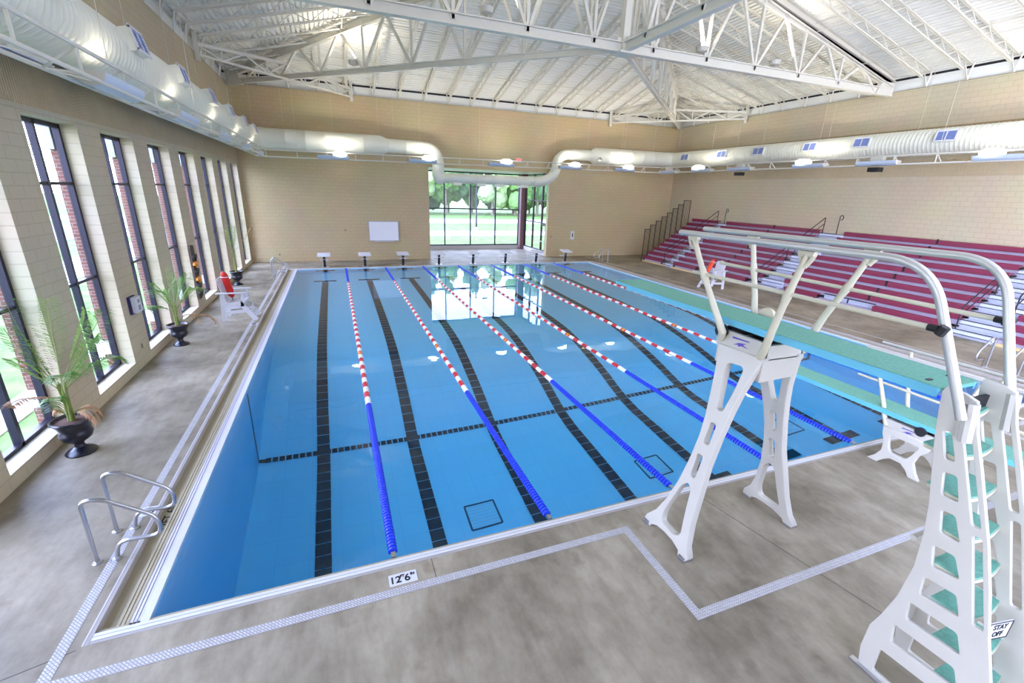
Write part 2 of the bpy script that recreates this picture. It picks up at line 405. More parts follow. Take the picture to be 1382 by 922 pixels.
for k in range(8):
    xc = LX0+(k+.5)*LW; y = 2.1
    while y < 20.55: tile(xc-.15, xc+.15, y+.008, y+.29); y += .3
    for yy in (2.1, 20.55):
        tile(xc-.55, xc-.155, yy-.14, yy+.14); tile(xc+.155, xc+.55, yy-.14, yy+.14); tile(xc-.15, xc+.15, yy-.14, yy+.14, .028)
    # target crosses on the end walls
    for yy, d in ((PL-.006, 1), (.006, -1)):
        mb.quad((xc-.15, yy, -.98), (xc+.15, yy, -.98), (xc+.15, yy, -.08), (xc-.15, yy, -.08)); mb.quad((xc-.5, yy-.001*d, -.6), (xc+.5, yy-.001*d, -.6), (xc+.5, yy-.001*d, -.33), (xc-.5, yy-.001*d, -.33))
# break line across the floor and up both side walls
x = .15
while x < PW-.2: mb.quad((x, 6.0, zfl(6)+.03), (x+.12, 6.0, zfl(6)+.03), (x+.12, 6.13, zfl(6.13)+.03), (x, 6.13, zfl(6.13)+.03)); x += .15
for xx, sg in ((.006, 1), (PW-.006, -1)):
    z = -3.75
    while z < -.2: mb.quad((xx, 6.0, z), (xx, 6.11, z), (xx, 6.11, z+.12), (xx, 6.0, z+.12)); z += .15
    mb.quad((xx, 6, -3.78), (xx, 6.12, -3.78), (xx+sg*.2, 6.12, zfl(6.1)+.02), (xx+sg*.2, 6, zfl(6)+.02))
basin = struct(mb, 'pool_basin', [PLAST, LINE], label='pale blue-white plastered pool shell with black tiled lane lines')
# water body: flat mirror surface, the volume reaches past the shell
mb = MB(); mb.box(-.03, PW+.03, -.03, PL+.03, -6, ZW)
wat = mb.build('pool_water', WATER); tag(wat, 'clear blue swimming pool water', 'water', kind='stuff')

# ------------------------------------------------------------------ gutters
SLOT = mat('gutter_slot_dark', srgb(62, 58, 60), .7)
def gutter_long(name, sgn, xb):
    """profile from the water edge outward"""
    f = lambda d: xb+sgn*d
    mb = MB()
    def strip(d0, d1, z0, z1, mi):
        mb.use(mi); xa, xc = sorted((f(d0), f(d1))); mb.box(xa, xc, -GN, PL+GN, z0, z1)
    strip(.004, .085, -.30, -.012, 0)              # rolled white rim
    strip(.085, .32, -.30, -.10, 3); strip(.32, .465, -.30, -.10, 1)
    for d in (.095, .131, .167): strip(d, d+.026, -.099, -.03, 2)
    for d in (.205, .245, .285): strip(d, d+.030, -.099, -.04, 1)
    strip(.505, .52, -.10, .004, 2); strip(.465, .505, -.10, .001, 4)
    return struct(mb, name, [GROUT, BEIGE, LILAC, SLOT, COPE])
gutter_long('trim_3', -1, 0.); gutter_long('trim_4', 1, PW)
mb = MB()
for sgn, yb in ((-1, 0.), (1, PL)):
    g = lambda d: yb+sgn*d
    for d0, d1, z1, mi in ((.004, .06, -.03, 1), (.06, .062, -.05, 3), (.062, .100, .002, 0), (.100, .110, -.02, 3), (.110, .150, .003, 0), (.150, .158, -.015, 3), (.158, .19, .002, 2)):
        mb.use(mi); ya, yc = sorted((g(d0), g(d1))); mb.box(-.46, PW+.46, ya, yc, -.30, z1)
struct(mb, 'trim_5', [GROUT, BEIGE, COPE, SLOT])

# drain grates on the deep floor
for k, (xa, nm) in enumerate(((4.4, 'between the second and third lane rope'), (8.95, 'near the middle of the deep end'), (13.5, 'behind the tall diving stand'))):
    g_ = thing('drain_grate', (xa+.34, 3.08, -4.0), 'square dark-edged drain grate on the pool floor '+['nearest the first lane rope', 'beneath the third lane rope', 'behind the tall diving stand'][k], 'drain', 'drain grates')
    mb = MB()
    for s_ in (-1, 1): mb.box(-.34, .34, s_*.34-.02, s_*.34+.02, .012, .035); mb.box(s_*.34-.02, s_*.34+.02, -.34, .34, .012, .035)
    mb.build('frame', mat('drain_edge', srgb(60, 80, 110), .6), g_)
    mb = MB()
    for j in range(7): mb.box(-.32, .32, -.28+j*.09, -.25+j*.09, .012, .028)
    mb.build('slats', mat('drain_slat', srgb(196, 218, 232), .6), g_)

# ================================================================== walls
def wall_with_openings(mb, u0, u1, z0, z1, ops, fn):
    """wall as boxes around rectangular openings (ua,ub,za,zb) sorted by u"""
    u = u0
    for ua, ub, za, zb in ops:
        if ua > u: fn(u, ua, z0, z1)
        if za > z0: fn(ua, ub, z0, za)
        if zb < z1: fn(ua, ub, zb, z1)
        u = ub
    if u < u1: fn(u, u1, z0, z1)
WZ0, WZ1 = .233, 5.48
mb = MB()
wall_with_openings(mb, YB, YF+.35, -.05, ZT, [(a_, b_, WZ0, WZ1) for a_, b_ in WIN], lambda ua, ub, za, zb: mb.box(XL-.4, XL, ua, ub, za, zb))
struct(mb, 'wall_left', [BLOCK_Y])
mb = MB(); mb.box(XR, XR+.35, YB, YF+.35, -.05, ZT); struct(mb, 'wall_right', [BLOCK_Y])
mb = MB(); mb.box(XL-.4, 4.0, YB-.3, YB, -.05, 13.2); struct(mb, 'wall_back_sky_block', [BLOCK_X])  # unseen partial wall, added to keep western sky light off the foreground
mb = MB()
wall_with_openings(mb, XL-.4, XR+.35, -.05, ZT, [(ALX0, ALX1-.1, -.05, 5.85)], lambda ua, ub, za, zb: mb.box(ua, ub, YF, YF+.35, za, zb))
struct(mb, 'wall_far', [BLOCK_X])
# ribbed masonry band over the windows and along the right wall
RIBM = mat('ribbed_block', srgb(196, 178, 146), .7, var=.06, scale=2)
mb = MB()
y = YB
while y < YF-.05:
    mb.box(XL, XL+.02, y, y+.035, 5.62, 6.5); mb.box(XR-.02, XR, y, y+.035, 5.75, 6.45); y += .07
struct(mb, 'trim_6', [RIBM])
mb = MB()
mb.box(XR-.05, XR, YB, YF, 7.72, 7.80); mb.box(XL, XL+.03, YB, YF, 7.72, 7.78)  # tan strips painted in for the duct's shadow on the walls
struct(mb, 'duct_shadow_strip', [mat('duct_shadow_tan', srgb(150, 130, 98), .7)])
# white fascia panel between masonry and roof deck
FASC = mat('fascia_white', srgb(232, 232, 228), .5)
mb = MB(); mb.box(XR+.1, XR+.2, YB, YF+.2, ZT, 9.98); mb.box(XL-.2, XL-.1, YB, YF+.2, ZT, 9.98); mb.box(XL-.2, XR+.2, YF+.1, YF+.2, ZT, 9.98)
struct(mb, 'trim_8', [FASC])
mb = MB(); mb.box(XR+.2, XR+.3, YB, YF+.3, 9.9, 10.2); mb.box(XL-.3, XL-.2, YB, YF+.3, 9.9, 10.2); mb.box(XL-.3, XR+.3, YF+.2, YF+.3, 9.9, 10.2)  # dark strip put in for the shade in the gap above the fascia
struct(mb, 'gap_shade_strip', [DARKM])
mb = MB(); mb.box(XR, XR+.1, YB, YF+.1, ZT, ZT+.03); mb.box(XL-.1, XL, YB, YF+.1, ZT, ZT+.03); mb.box(XL, XR, YF, YF+.1, ZT, ZT+.03)
struct(mb, 'trim_9', [mat('cap_flashing', srgb(150, 142, 124), .5)])

# ------------------------------------------------------------------ tall windows on the left
SILLM = mat('painted_block_sill', srgb(228, 220, 204), .5)
for i, (a_, b_) in enumerate(WIN):
    w = thing('window_%d' % (i+1), (-2.92, (a_+b_)/2, WZ0), 'tall narrow dark-framed window in the left wall', 'window'); w['kind'] = 'structure'
    h = (b_-a_)/2; H = WZ1-WZ0
    mb = MB()
    for yy in (-h, h-.075): mb.box(-.06, .05, yy, yy+.075, 0, H)
    for zz in (0, H-.08): mb.box(-.06, .05, -h, h, zz, zz+.08)
    mb.box(-.06, .05, -.04, .04, 0, H)
    for zz in (4.34-WZ0, 2.38-WZ0): mb.box(-.05, .04, -h, h, zz-.03, zz+.03)
    mb.build('window_frame', FRAME, w)
    mb = MB(); mb.box(-.006, .006, -h+.02, h-.02, .02, H-.02); mb.build('pane', GLASS, w)
    mb = MB(); mb.box(.05, .325, -h, h, 0, .012); mb.build('window_sill', SILLM, w)

# ------------------------------------------------------------------ window bay
LIGHTW = mat('bay_wall_paint', srgb(214, 205, 196), .5)
BROWN = mat('dark_brown_frame', srgb(52, 38, 44), .4, .3)
mb = MB(); mb.box(ALX0-.3, ALX0, YF+.35, ALY, -.05, 5.9)     # left cheek
mb.box(ALX0-.3, ALX1+.3, YF+.35, ALY+.3, 5.85, 6.1)           # lid
struct(mb, 'wall_bay', [LIGHTW])
mb = MB(); mb.box(ALX0, ALX1, ALY-.12, ALY+.1, 0, .3); mb.box(ALX1-.08, ALX1+.12, YF+.35, ALY, 0, .3)
struct(mb, 'baseboard_bay', [mat('bay_curb', srgb(205, 200, 204), .5)])
w = thing('window_20', (0, 0, 0), 'wide glazed back wall of the bay behind the starting blocks', 'window'); w['kind'] = 'structure'
mb = MB()
for x in (8.04, 10.12, 12.2, 14.28, 16.3): mb.box(x, x+.09, ALY-.06, ALY+.06, .3, 5.85)
for z in (.3, 3.08, 5.76): mb.box(ALX0, 16.35, ALY-.06, ALY+.06, z, z+.09)
mb.build('window_frame', FRAME, w); mb = MB(); mb.box(ALX0, 16.35, ALY-.005, ALY+.005, .32, 5.8); mb.build('pane', GLASS, w)
mb = MB(); mb.box(16.35, ALX1+.1, ALY-.5, ALY+.1, 0, 5.85); struct(mb, 'wall_bay_corner', [mat('bay_pier', srgb(120, 88, 96), .6)])
w = thing('window_21', (0, 0, 0), 'glazed side wall of the window bay beside the exit door', 'window'); w['kind'] = 'structure'
mb = MB()
for y in (YF+1.25, YF+2.9, ALY-.55): mb.box(ALX1-.05, ALX1+.07, y-.07, y+.07, .3, 5.85)
for z in (.3, 2.3, 3.9, 5.76): mb.box(ALX1-.05, ALX1+.07, YF+.35, ALY-.4, z, z+.07)
mb.build('window_frame', BROWN, w); mb = MB(); mb.box(ALX1, ALX1+.01, YF+1.3, ALY-.5, .32, 5.8); mb.box(ALX1, ALX1+.01, YF+.35, YF+1.3, 2.4, 5.8); mb.build('pane', GLASS, w)
d = thing('door_1', (ALX1, YF+.38, 0), 'dark-framed glass exit door at the side of the window bay', 'door'); d['kind'] = 'structure'
mb = MB(); mb.box(-.05, .03, 0, .12, .0, 2.3); mb.box(-.05, .03, .75, .87, 0, 2.3); mb.box(-.05, .03, 0, .87, 0, .28); mb.box(-.05, .03, 0, .87, 2.15, 2.3)
mb.build('door_frame', BROWN, d); mb = MB(); mb.box(-.01, 0, .12, .75, .28, 2.15); mb.build('pane', GLASS, d)
mb = MB(); mb.bar((-.1, .1, 1.02), (-.1, .8, 1.02), .05, .05); mb.build('push_bar', CHROME, d)

# ================================================================== roof
ZE, SL = 10.15, .25
def zd(x, y): return ZE+SL*min(x-XL, XR-x, max(0, YF-y) if y > YH-3.8 else 99)
YR = YF-(XR-XL)/2      # where the hips meet the ridge
HW = (XR-XL)/2
def zr(d): return ZE+SL*d
# corrugated deck, ribs parallel with the eaves
mb = MB(); d = -.3; P_ = .2
def strip_slope(d0, h0, d1, h1):
    z0_, z1_ = zr(d0)+h0, zr(d1)+h1
    ya, yb_ = YF-d0, YF-d1
    mb.quad((XL+d0, YB, z0_), (XL+d0, ya, z0_), (XL+d1, yb_, z1_), (XL+d1, YB, z1_))
    mb.quad((XR-d0, YB, z0_), (XR-d0, ya, z0_), (XR-d1, yb_, z1_), (XR-d1, YB, z1_))
    mb.quad((XL+d0, ya, z0_), (XR-d0, ya, z0_), (XR-d1, yb_, z1_), (XL+d1, yb_, z1_))
while d < HW:
    a1, a2, a3, a4 = d, min(d+.10, HW), min(d+.12, HW), min(d+.18, HW); a5 = min(d+P_, HW)
    strip_slope(a1, 0, a2, 0); strip_slope(a2, 0, a3, .075); strip_slope(a3, .075, a4, .075); strip_slope(a4, .075, a5, 0)
    d += P_
struct(mb, 'ceiling', [DECKM])
mb = MB(); mb.quad((XL-.6, YB, zr(-.6)+.08), (XL-.6, YF+.6, zr(-.6)+.08), (XC-.02, YF-HW, zr(HW)+.08), (XC-.02, YB, zr(HW)+.08))
mb.quad((XR+.6, YB, zr(-.6)+.08), (XR+.6, YF+.6, zr(-.6)+.08), (XC-.02, YF-HW, zr(HW)+.08), (XC-.02, YB, zr(HW)+.08))
mb.add([(XL-.6, YF+.6, zr(-.6)+.08), (XR+.6, YF+.6, zr(-.6)+.08), (XC-.02, YF-HW, zr(HW)+.08)], [(0, 1, 2)])
struct(mb, 'ceiling_top', [mat('roof_membrane', srgb(190, 190, 188), .7)])

JD = .42
def joist(p, q, up0):
    """open-web joist from the wall end p up to q, points at deck level"""
    p = Vector(p); q = Vector(q); dn = Vector((0, 0, -JD)); L = (q-p).length
    mb = MB(); t0 = Vector((0, 0, -.04))
    side = (q-p).normalized().cross(Vector((0, 0, 1))).normalized()*.035
    for s_ in (-1, 1):
        mb.bar(p+t0+side*s_, q+t0+side*s_, .045, .05); mb.bar(p+dn+(q-p).normalized()*.5+side*s_, q+dn+side*s_, .045, .045)
    n = max(2, int(L/.62)); pr = p+t0
    for i in range(1, n+1):
        b_ = p+(q-p)*(i/n) + (dn if i % 2 else t0)
        mb.bar(pr, b_, .028, .028); pr = b_
    # seat at the wall: two little raking struts down to the masonry
    w0_ = Vector((p.x, p.y, ZT+.03))
    mb.bar(w0_, p+t0+side.normalized()*.16+up0*.15, .05, .03); mb.bar(w0_, p+t0-side.normalized()*.16+up0*.15, .05, .03)
    return mb
lab_f = 'white open-web roof joist running up from the far wall'
lab_l = 'white open-web roof joist running up from the left wall'
lab_r = 'white open-web roof joist running up from the right wall'
y = YF-1.45*1
k = 0
while y > YB+.2:
    dist = min(HW, YF-y)
    if abs(y-YH) > .3 and dist > .8:
        o = joist((XL, y, zr(0)), (XL+dist-.1, y, zr(dist-.1)), Vector((1, 0, SL))).build('roof_joist', STEEL); tag(o, lab_l, 'roof joist', 'roof joists over the left wall')
        o = joist((XR, y, zr(0)), (XR-dist+.1, y, zr(dist-.1)), Vector((-1, 0, SL))).build('roof_joist', STEEL); tag(o, lab_r, 'roof joist', 'roof joists over the right wall')
    y -= 1.45
for k in range(-9, 10):
    x = XC+1.5*k; dist = min(x-XL, XR-x)
    if dist > .8:
        o = joist((x, YF, zr(0)), (x, YF-dist+.1, zr(dist-.1)), Vector((0, -1, SL))).build('roof_joist', STEEL); tag(o, lab_f, 'roof joist', 'roof joists over the far wall')
# bridging rods across the joists
for d in (2.6, 5.8, 9.2, 12.4):
    for nm, p, q in (('left', (XL+d, YB, 0), (XL+d, YF-d, 0)), ('right', (XR-d, YB, 0), (XR-d, YF-d, 0)), ('far', (XL+d, YF-d, 0), (XR-d, YF-d, 0))):
        mb = MB()
        for dz in (-.08, -JD): mb.bar((p[0], p[1], zr(d)+dz), (q[0], q[1], zr(d)+dz), .025, .025)
        o = mb.build('bridging_rod', STEEL); tag(o, 'thin white bridging rods crossing the %s roof joists' % nm, 'bridging rod', 'bridging rods on the %s slope' % nm)

def ibeam(mb, p, q, h, w, t=.025):
    p = Vector(p); q = Vector(q); z = Vector((0, 0, 1)); dd = (q-p).normalized(); n = (z-dd*z.dot(dd)).normalized()
    mb.bar(p, q, t, h); mb.bar(p+n*h/2, q+n*h/2, w, t*1.4); mb.bar(p-n*h/2, q-n*h/2, w, t*1.4)
HUB = Vector((XC, YH, 9.5)); ZTOP = zr(HW)-.55
def truss(name, label, wall_pt, hub, dist, nn, ch, top_z_at):
    """bottom chord flat, top chord follows the roof"""
    t = thing(name, tuple(hub), label, 'roof truss')
    W_ = Vector(wall_pt)-hub; W_.z = 0
    L = W_.length
    mb = MB(); ibeam(mb, (0, 0, 0), W_, ch, ch*.8); mb.build('bottom_chord', STEEL, t)
    tp = lambda s_: W_*s_ + Vector((0, 0, top_z_at(s_)-hub.z))
    mb = MB(); ibeam(mb, tp(0), tp(1), .32, .22); mb.build('top_chord', STEEL, t)
    mb = MB()
    for i in range(nn):
        s0 = i/nn; s1 = (i+.5)/nn; s2 = (i+1)/nn
        if i % 2 == 0:
            pass
        b_ = W_*s1
        for s_ in (s0, s1, s2):
            if s_ < .97 and (tp(s_)-b_).length > .6: mb.bar(b_, tp(s_), .10, .10)
    mb.build('web_members', STEEL, t)
    mb = MB(); n_ = Vector((-W_.y, W_.x, 0)).normalized()*.09; e = W_; dw = W_.normalized()
    zt = top_z_at(1)-hub.z+.1
    mb.add([e-dw*1.15-n_+Vector((0, 0, -.16)), e-n_+Vector((0, 0, -.16)), e-n_+Vector((0, 0, zt)), e-dw*.9-n_+Vector((0, 0, zt)),
            e-dw*1.15+n_+Vector((0, 0, -.16)), e+n_+Vector((0, 0, -.16)), e+n_+Vector((0, 0, zt)), e-dw*.9+n_+Vector((0, 0, zt))],
           [(0, 1, 2, 3), (7, 6, 5, 4), (0, 4, 5, 1), (1, 5, 6, 2), (2, 6, 7, 3), (3, 7, 4, 0)])
    mb.build('end_plate', STEEL, t)
    return t
lin = lambda a_, b_: (lambda s_: a_+(b_-a_)*s_)
RT = zr(HW)-.55
truss('roof_truss', 'big white roof truss from the centre hub to the left wall', (XL, YH, 9.5), HUB, HW, 6, .30, lin(RT, zr(0)-.35))
truss('roof_truss', 'big white roof truss from the centre hub to the right wall', (XR, YH, 9.5), HUB, HW, 6, .30, lin(RT, zr(0)-.35))
truss('roof_truss', 'white hip truss from the centre hub to the far left corner', (XL+.1, YF-.1, 9.5), HUB, HW*1.4, 8, .2, lin(RT, zr(0)-.3))
truss('roof_truss', 'white hip truss from the centre hub to the far right corner', (XR-.1, YF-.1, 9.5), HUB, HW*1.4, 8, .2, lin(RT, zr(0)-.3))
truss('roof_truss', 'white ridge truss running overhead from the hub toward the viewer', (XC, YB, 9.5), HUB, 18, 7, .28, lin(RT, RT))
def cut_truss(label, p, q):
    p = Vector(p); q = Vector(q); m_ = (p+q)/2; t = thing('corner_truss', tuple(m_), label, 'corner truss', 'corner trusses'); p = p-m_; q = q-m_
    mb = MB(); mb.bar(p+Vector((0, 0, -.12)), q+Vector((0, 0, -.12)), .09, .09); mb.build('bottom_chord', STEEL, t)
    mb = MB(); dd = (q-p); tp = lambda s_: p+dd*s_+Vector((0, 0, .25+.30*(1-abs(2*s_-1)))); mb.bar(tp(0), tp(.5), .12, .12); mb.bar(tp(.5), tp(1), .12, .12); mb.build('top_chord', STEEL, t)
    mb = MB()
    for i in range(4):
        for s_ in (i/4, (i+.5)/4, (i+1)/4): mb.bar(p+dd*((i+.5)/4)+Vector((0, 0, -.12)), tp(s_), .06, .06)
    mb.build('web_members', STEEL, t)
    mb = MB()
    for e, s_ in ((p, 1), (q, -1)):
        mb = MB(); n_ = dd.normalized()*s_; mb.bar(e+n_*.03+Vector((0, 0, -.35)), e+n_*.03+Vector((0, 0, .75)), .12, .16)
        mb.bar(e+n_*.03+Vector((0, 0, -.35)), e+n_*.4+Vector((0, 0, .6)), .06, .06); mb.build('end_plate', STEEL, t)
cut_truss('white truss cutting across the far left roof corner', (3.7, YF-.12, 9.5), (XL+.12, YF-6.3, 9.5))
cut_truss('white truss cutting across the far right roof corner', (XR-6.3, YF-.12, 9.5), (XR-.12, YF-6.3, 9.5))
kp = thing('king_post', (XC, YH, 9.3), 'thick white vertical king post at the hub where the roof trusses meet', 'king post')
mb = MB(); mb.box(-.13, .13, -.13, .13, 0, ZTOP+.3-9.3); mb.build('post', STEEL, kp)
mb = MB(); mb.box(-.3, .3, -.3, .3, -.02, .05); mb.box(-.3, .3, -.02, .02, .05, .5); mb.box(-.02, .02, -.3, .3, .05, .5); mb.build('gusset_plate', STEEL, kp)
# wide-flange rafters beneath the deck above the main trusses
for sx, nm in ((1, 'right'), (-1, 'left')):
    mb = MB(); e = XR if sx > 0 else XL
    ibeam(mb, (e-sx*.1, YH, zr(.1)-.24), (XC, YH, zr(HW)-.24), .42, .3); o = mb.build('roof_beam', STEEL)
    tag(o, 'wide white flanged beam rising beneath the %s roof slope' % nm, 'beam')

# ================================================================== ducts
def ribbed(pts, r, step=.16, dr=.008):
    """resample a path and give the pipe raised spiral-seam rings"""
    P = [Vector(p) for p in pts]; R_ = r if isinstance(r, list) else [r]*len(P); op, orr = [], []
    for i in range(len(P)-1):
        L = (P[i+1]-P[i]).length; n = max(1, int(L/step))
        for k in range(n):
            t = k/n; p = P[i].lerp(P[i+1], t); rr = R_[i]+(R_[i+1]-R_[i])*t
            e = (P[i+1]-P[i]).normalized()
            if L > .4:
                op += [p, p+e*.02, p+e*.04]; orr += [rr, rr+dr, rr]
            else: op.append(p); orr.append(rr)
    op.append(P[-1]); orr.append(R_[-1]); return op, orr
GRILL = mat('grille_blue_grey', srgb(120, 138, 190), .5)
def diffuser(parent, loc, nrm, size=(.62, .40), deep=.3):
    """box collar with a two-pane register, nrm = direction it faces (x,z)"""
    n = Vector((nrm[0], 0, nrm[1])).normalized(); up_ = Vector((-n.z, 0, n.x)); 
    if up_.z < 0: up_ = -up_
    Y = Vector((0, 1, 0)); c0 = Vector(loc)
    P = lambda u, v, w: c0+Y*u+up_*v+n*w
    a_, b_ = size[0]/2, size[1]/2
    mb = MB(); mb.prism([(-a_, -b_), (a_, -b_), (a_, b_), (-a_, b_)], P, -deep, 0)
    bx = mb.build('diffuser', DUCTM, parent)
    mb = MB()
    for u0, u1, v0, v1 in ((-a_-.03, a_+.03, b_-.03, b_+.03), (-a_-.03, a_+.03, -b_-.03, -b_+.03), (-a_-.03, -a_+.03, -b_, b_), (a_-.03, a_+.03, -b_, b_), (-.015, .015, -b_, b_)):
        mb.prism([(u0, v0), (u1, v0), (u1, v1), (u0, v1)], P, 0, .03)
    mb.build('register_frame', WHITE, bx)
    mb = MB()
    mb.prism([(-a_+.03, -b_+.03), (a_-.03, -b_+.03), (a_-.03, b_-.03), (-a_+.03, b_-.03)], P, .001, .006)
    k = -b_+.05
    while k < b_-.04: mb.prism([(-a_+.03, k), (a_-.03, k), (a_-.03, k+.012), (-a_+.03, k+.012)], P, .006, .02); k += .045
    mb.build('louvres', GRILL, bx)
dl = thing('air_duct', (-1.72, 9, 6.78), 'fat ribbed cream air duct along the left wall above the tall windows', 'duct')
def loc_(pts, o): return [tuple(Vector(p)-Vector(o)) for p in pts]
o0 = (-1.72, 9, 6.78)
pts, rr = ribbed(loc_([(-1.72, YB+.5, 6.78), (-1.72, 24.2, 6.78)], o0), .56)
MB().tube(pts, rr, 26).build('duct_run', DUCTM, dl, True)
mb = MB(); el = arc((-1.72, 24.2, 6.78), (-1.72, 24.9, 6.8), (-1.0, 24.9, 6.82), 7); mb.tube(loc_(el, o0), .56, 26); mb.build('elbow', DUCTM, dl, True)
for y in (1.0, 4.1, 7.4, 10.4, 13.5, 16.5, 19.6, 22.4): diffuser(dl, tuple(Vector((-1.08, y, 7.02))-Vector(o0)), (1, .25))
for y in (2.2, 4.9, 7.8, 10.9, 13.9, 16.9, 20.0): diffuser(dl, tuple(Vector((-2.02, y, 6.2))-Vector(o0)), (-.25, -1), (1.1, .5), .15)
mb = MB()
for y in (-3, 0, 3, 6, 9, 12, 15, 18, 21): mb.bar((0, y-9, .5), (0, y-9, 3.0), .007)
split_build(mb, 'hanger_rod', STEEL, dl)

o0 = (12.4, 24.85, 6.8)
df = thing('air_duct', o0, 'cream air duct along the far wall, dipping across the window bay', 'duct')
def run(name, pts, r, seg=24, sm=True):
    p_, r_ = ribbed(loc_(pts, o0), r, .9, .008); MB().tube(p_, r_, seg).build(name, DUCTM, df, sm)
run('duct_run', [(-1.0, 24.9, 6.82), (5.1, 24.9, 6.85), (5.45, 24.9, 6.85)], [.54, .54, .40])
run('duct_run', [(5.45, 24.9, 6.85), (7.6, 24.9, 6.85)], .39)
MB().tube(loc_(arc((7.6, 24.9, 6.85), (8.5, 24.9, 6.85), (8.5, 24.9, 5.9), 9)+[(8.5, 24.9, 5.3)], o0), .37, 24).build('elbow', DUCTM, df, True)
MB().tube(loc_(arc((8.5, 24.9, 5.35), (8.5, 24.9, 5.1), (8.75, 24.95, 5.1), 4), o0), .34, 24).build('elbow', DUCTM, df, True)
run('duct_run', [(8.3, 24.97, 5.18), (15.6, 24.97, 5.22)], .30)
MB().tube(loc_(arc((15.0, 24.95, 5.2), (16.6, 24.95, 5.2), (16.7, 24.95, 6.2), 8)+arc((16.7, 24.95, 6.25), (16.75, 24.9, 7.05), (17.7, 24.9, 7.05), 8), o0), .34, 24).build('elbow', DUCTM, df, True)
run('duct_run', [(17.7, 24.9, 7.05), (19.3, 24.9, 7.08)], .36)
run('duct_run', [(19.3, 24.9, 7.08), (19.6, 24.9, 7.08), (25.3, 24.9, 7.12)], [.38, .54, .54])
mb = MB()
for x in (9.7, 11.3, 12.6, 14.3): mb.box(x-.28-o0[0], x+.28-o0[0], -.15, .25, 4.78-o0[2], 4.95-o0[2])
split_build(mb, 'diffuser', DUCTM, df)
mb = MB()
for x in (0, 2.5, 5, 7.4, 19, 22, 24.5): mb.bar((x-o0[0], 0, .4), (x-o0[0], 0, 3.0), .008)
split_build(mb, 'hanger_rod', STEEL, df)
o0 = (26.35, 9, 7.1)
dr_ = thing('air_duct', o0, 'fat ribbed cream air duct along the right wall above the bleachers', 'duct')
MB().tube(loc_(arc((25.3, 24.9, 7.12), (26.35, 24.9, 7.12), (26.35, 24.1, 7.12), 8), o0), .54, 26).build('elbow', DUCTM, dr_, True)
pts, rr = ribbed(loc_([(26.35, 24.1, 7.12), (26.35, YB+.5, 7.02)], o0), .53); MB().tube(pts, rr, 26).build('duct_run', DUCTM, dr_, True)
for y in (22.9, 19.5, 16.7, 13.5, 10.9, 7.6, 4.2, .8): diffuser(dr_, tuple(Vector((25.76, y, 7.22))-Vector(o0)), (-1, .2), (.72, .40), .25)
mb = MB()
for y in (-3, 1, 5, 9, 13, 17, 21): mb.bar((0, y-9, .4), (0, y-9, 2.9), .008)
split_build(mb, 'hanger_rod', STEEL, dr_)

# ================================================================== lighting truss ring
def light_truss(label, p, q, inner):
    p = Vector(p); q = Vector(q); t = thing('lighting_truss', tuple(p), label, 'lighting truss', 'lighting trusses'); q = q-p; L = q.length; d = q.normalized(); inn = Vector(inner)
    lo0, hi0, bk0 = Vector((0, 0, 0)), Vector((0, 0, .34)), inn*-.42+Vector((0, 0, .02))
    mb = MB()
    for o_ in (lo0, hi0, bk0): mb.tube([o_, o_+q], .032, 8)
    mb.build('chord', STEEL, t, True)
    mb = MB(); n = int(L/1.45)
    for i in range(n+1):
        e = d*(L*i/n); mb.bar(lo0+e, hi0+e, .03); mb.bar(lo0+e, bk0+e, .03); mb.bar(hi0+e, bk0+e, .03)
        if i < n:
            e1 = d*(L*(i+.5)/n); mb.bar(bk0+e, lo0+e1, .02); mb.bar(bk0+d*(L*(i+1)/n), lo0+e1, .02)
    mb.build('lattice', STEEL, t)
    mb = MB(); n = int(L/6)
    for i in range(n+1): e = d*(L*(i+.3)/(n+1)); mb.bar(hi0+e, hi0+e+Vector((0, 0, 3.6)), .008)
    split_build(mb, 'hanger_rod', STEEL, t)
RZ = 5.84
light_truss('slim white tube lighting truss hanging along the left wall', (-.9, YB+.5, RZ), (-.9, 23.6, RZ), (1, 0, 0))
light_truss('slim white tube lighting truss hanging along the far wall', (-.9, 23.6, RZ), (24.5, 23.6, RZ+.3), (0, -1, 0))
light_truss('slim white tube lighting truss hanging along the right wall', (24.5, 23.6, RZ+.3), (24.5, YB+.5, RZ+.22), (-1, 0, 0))
TROUGH = mat('trough_blue_white', srgb(196, 208, 226), .4)
LENS = mat('lamp_lens', (1, 1, 1, 1), .3, emit=(1, .97, .9, 1), estr=14)
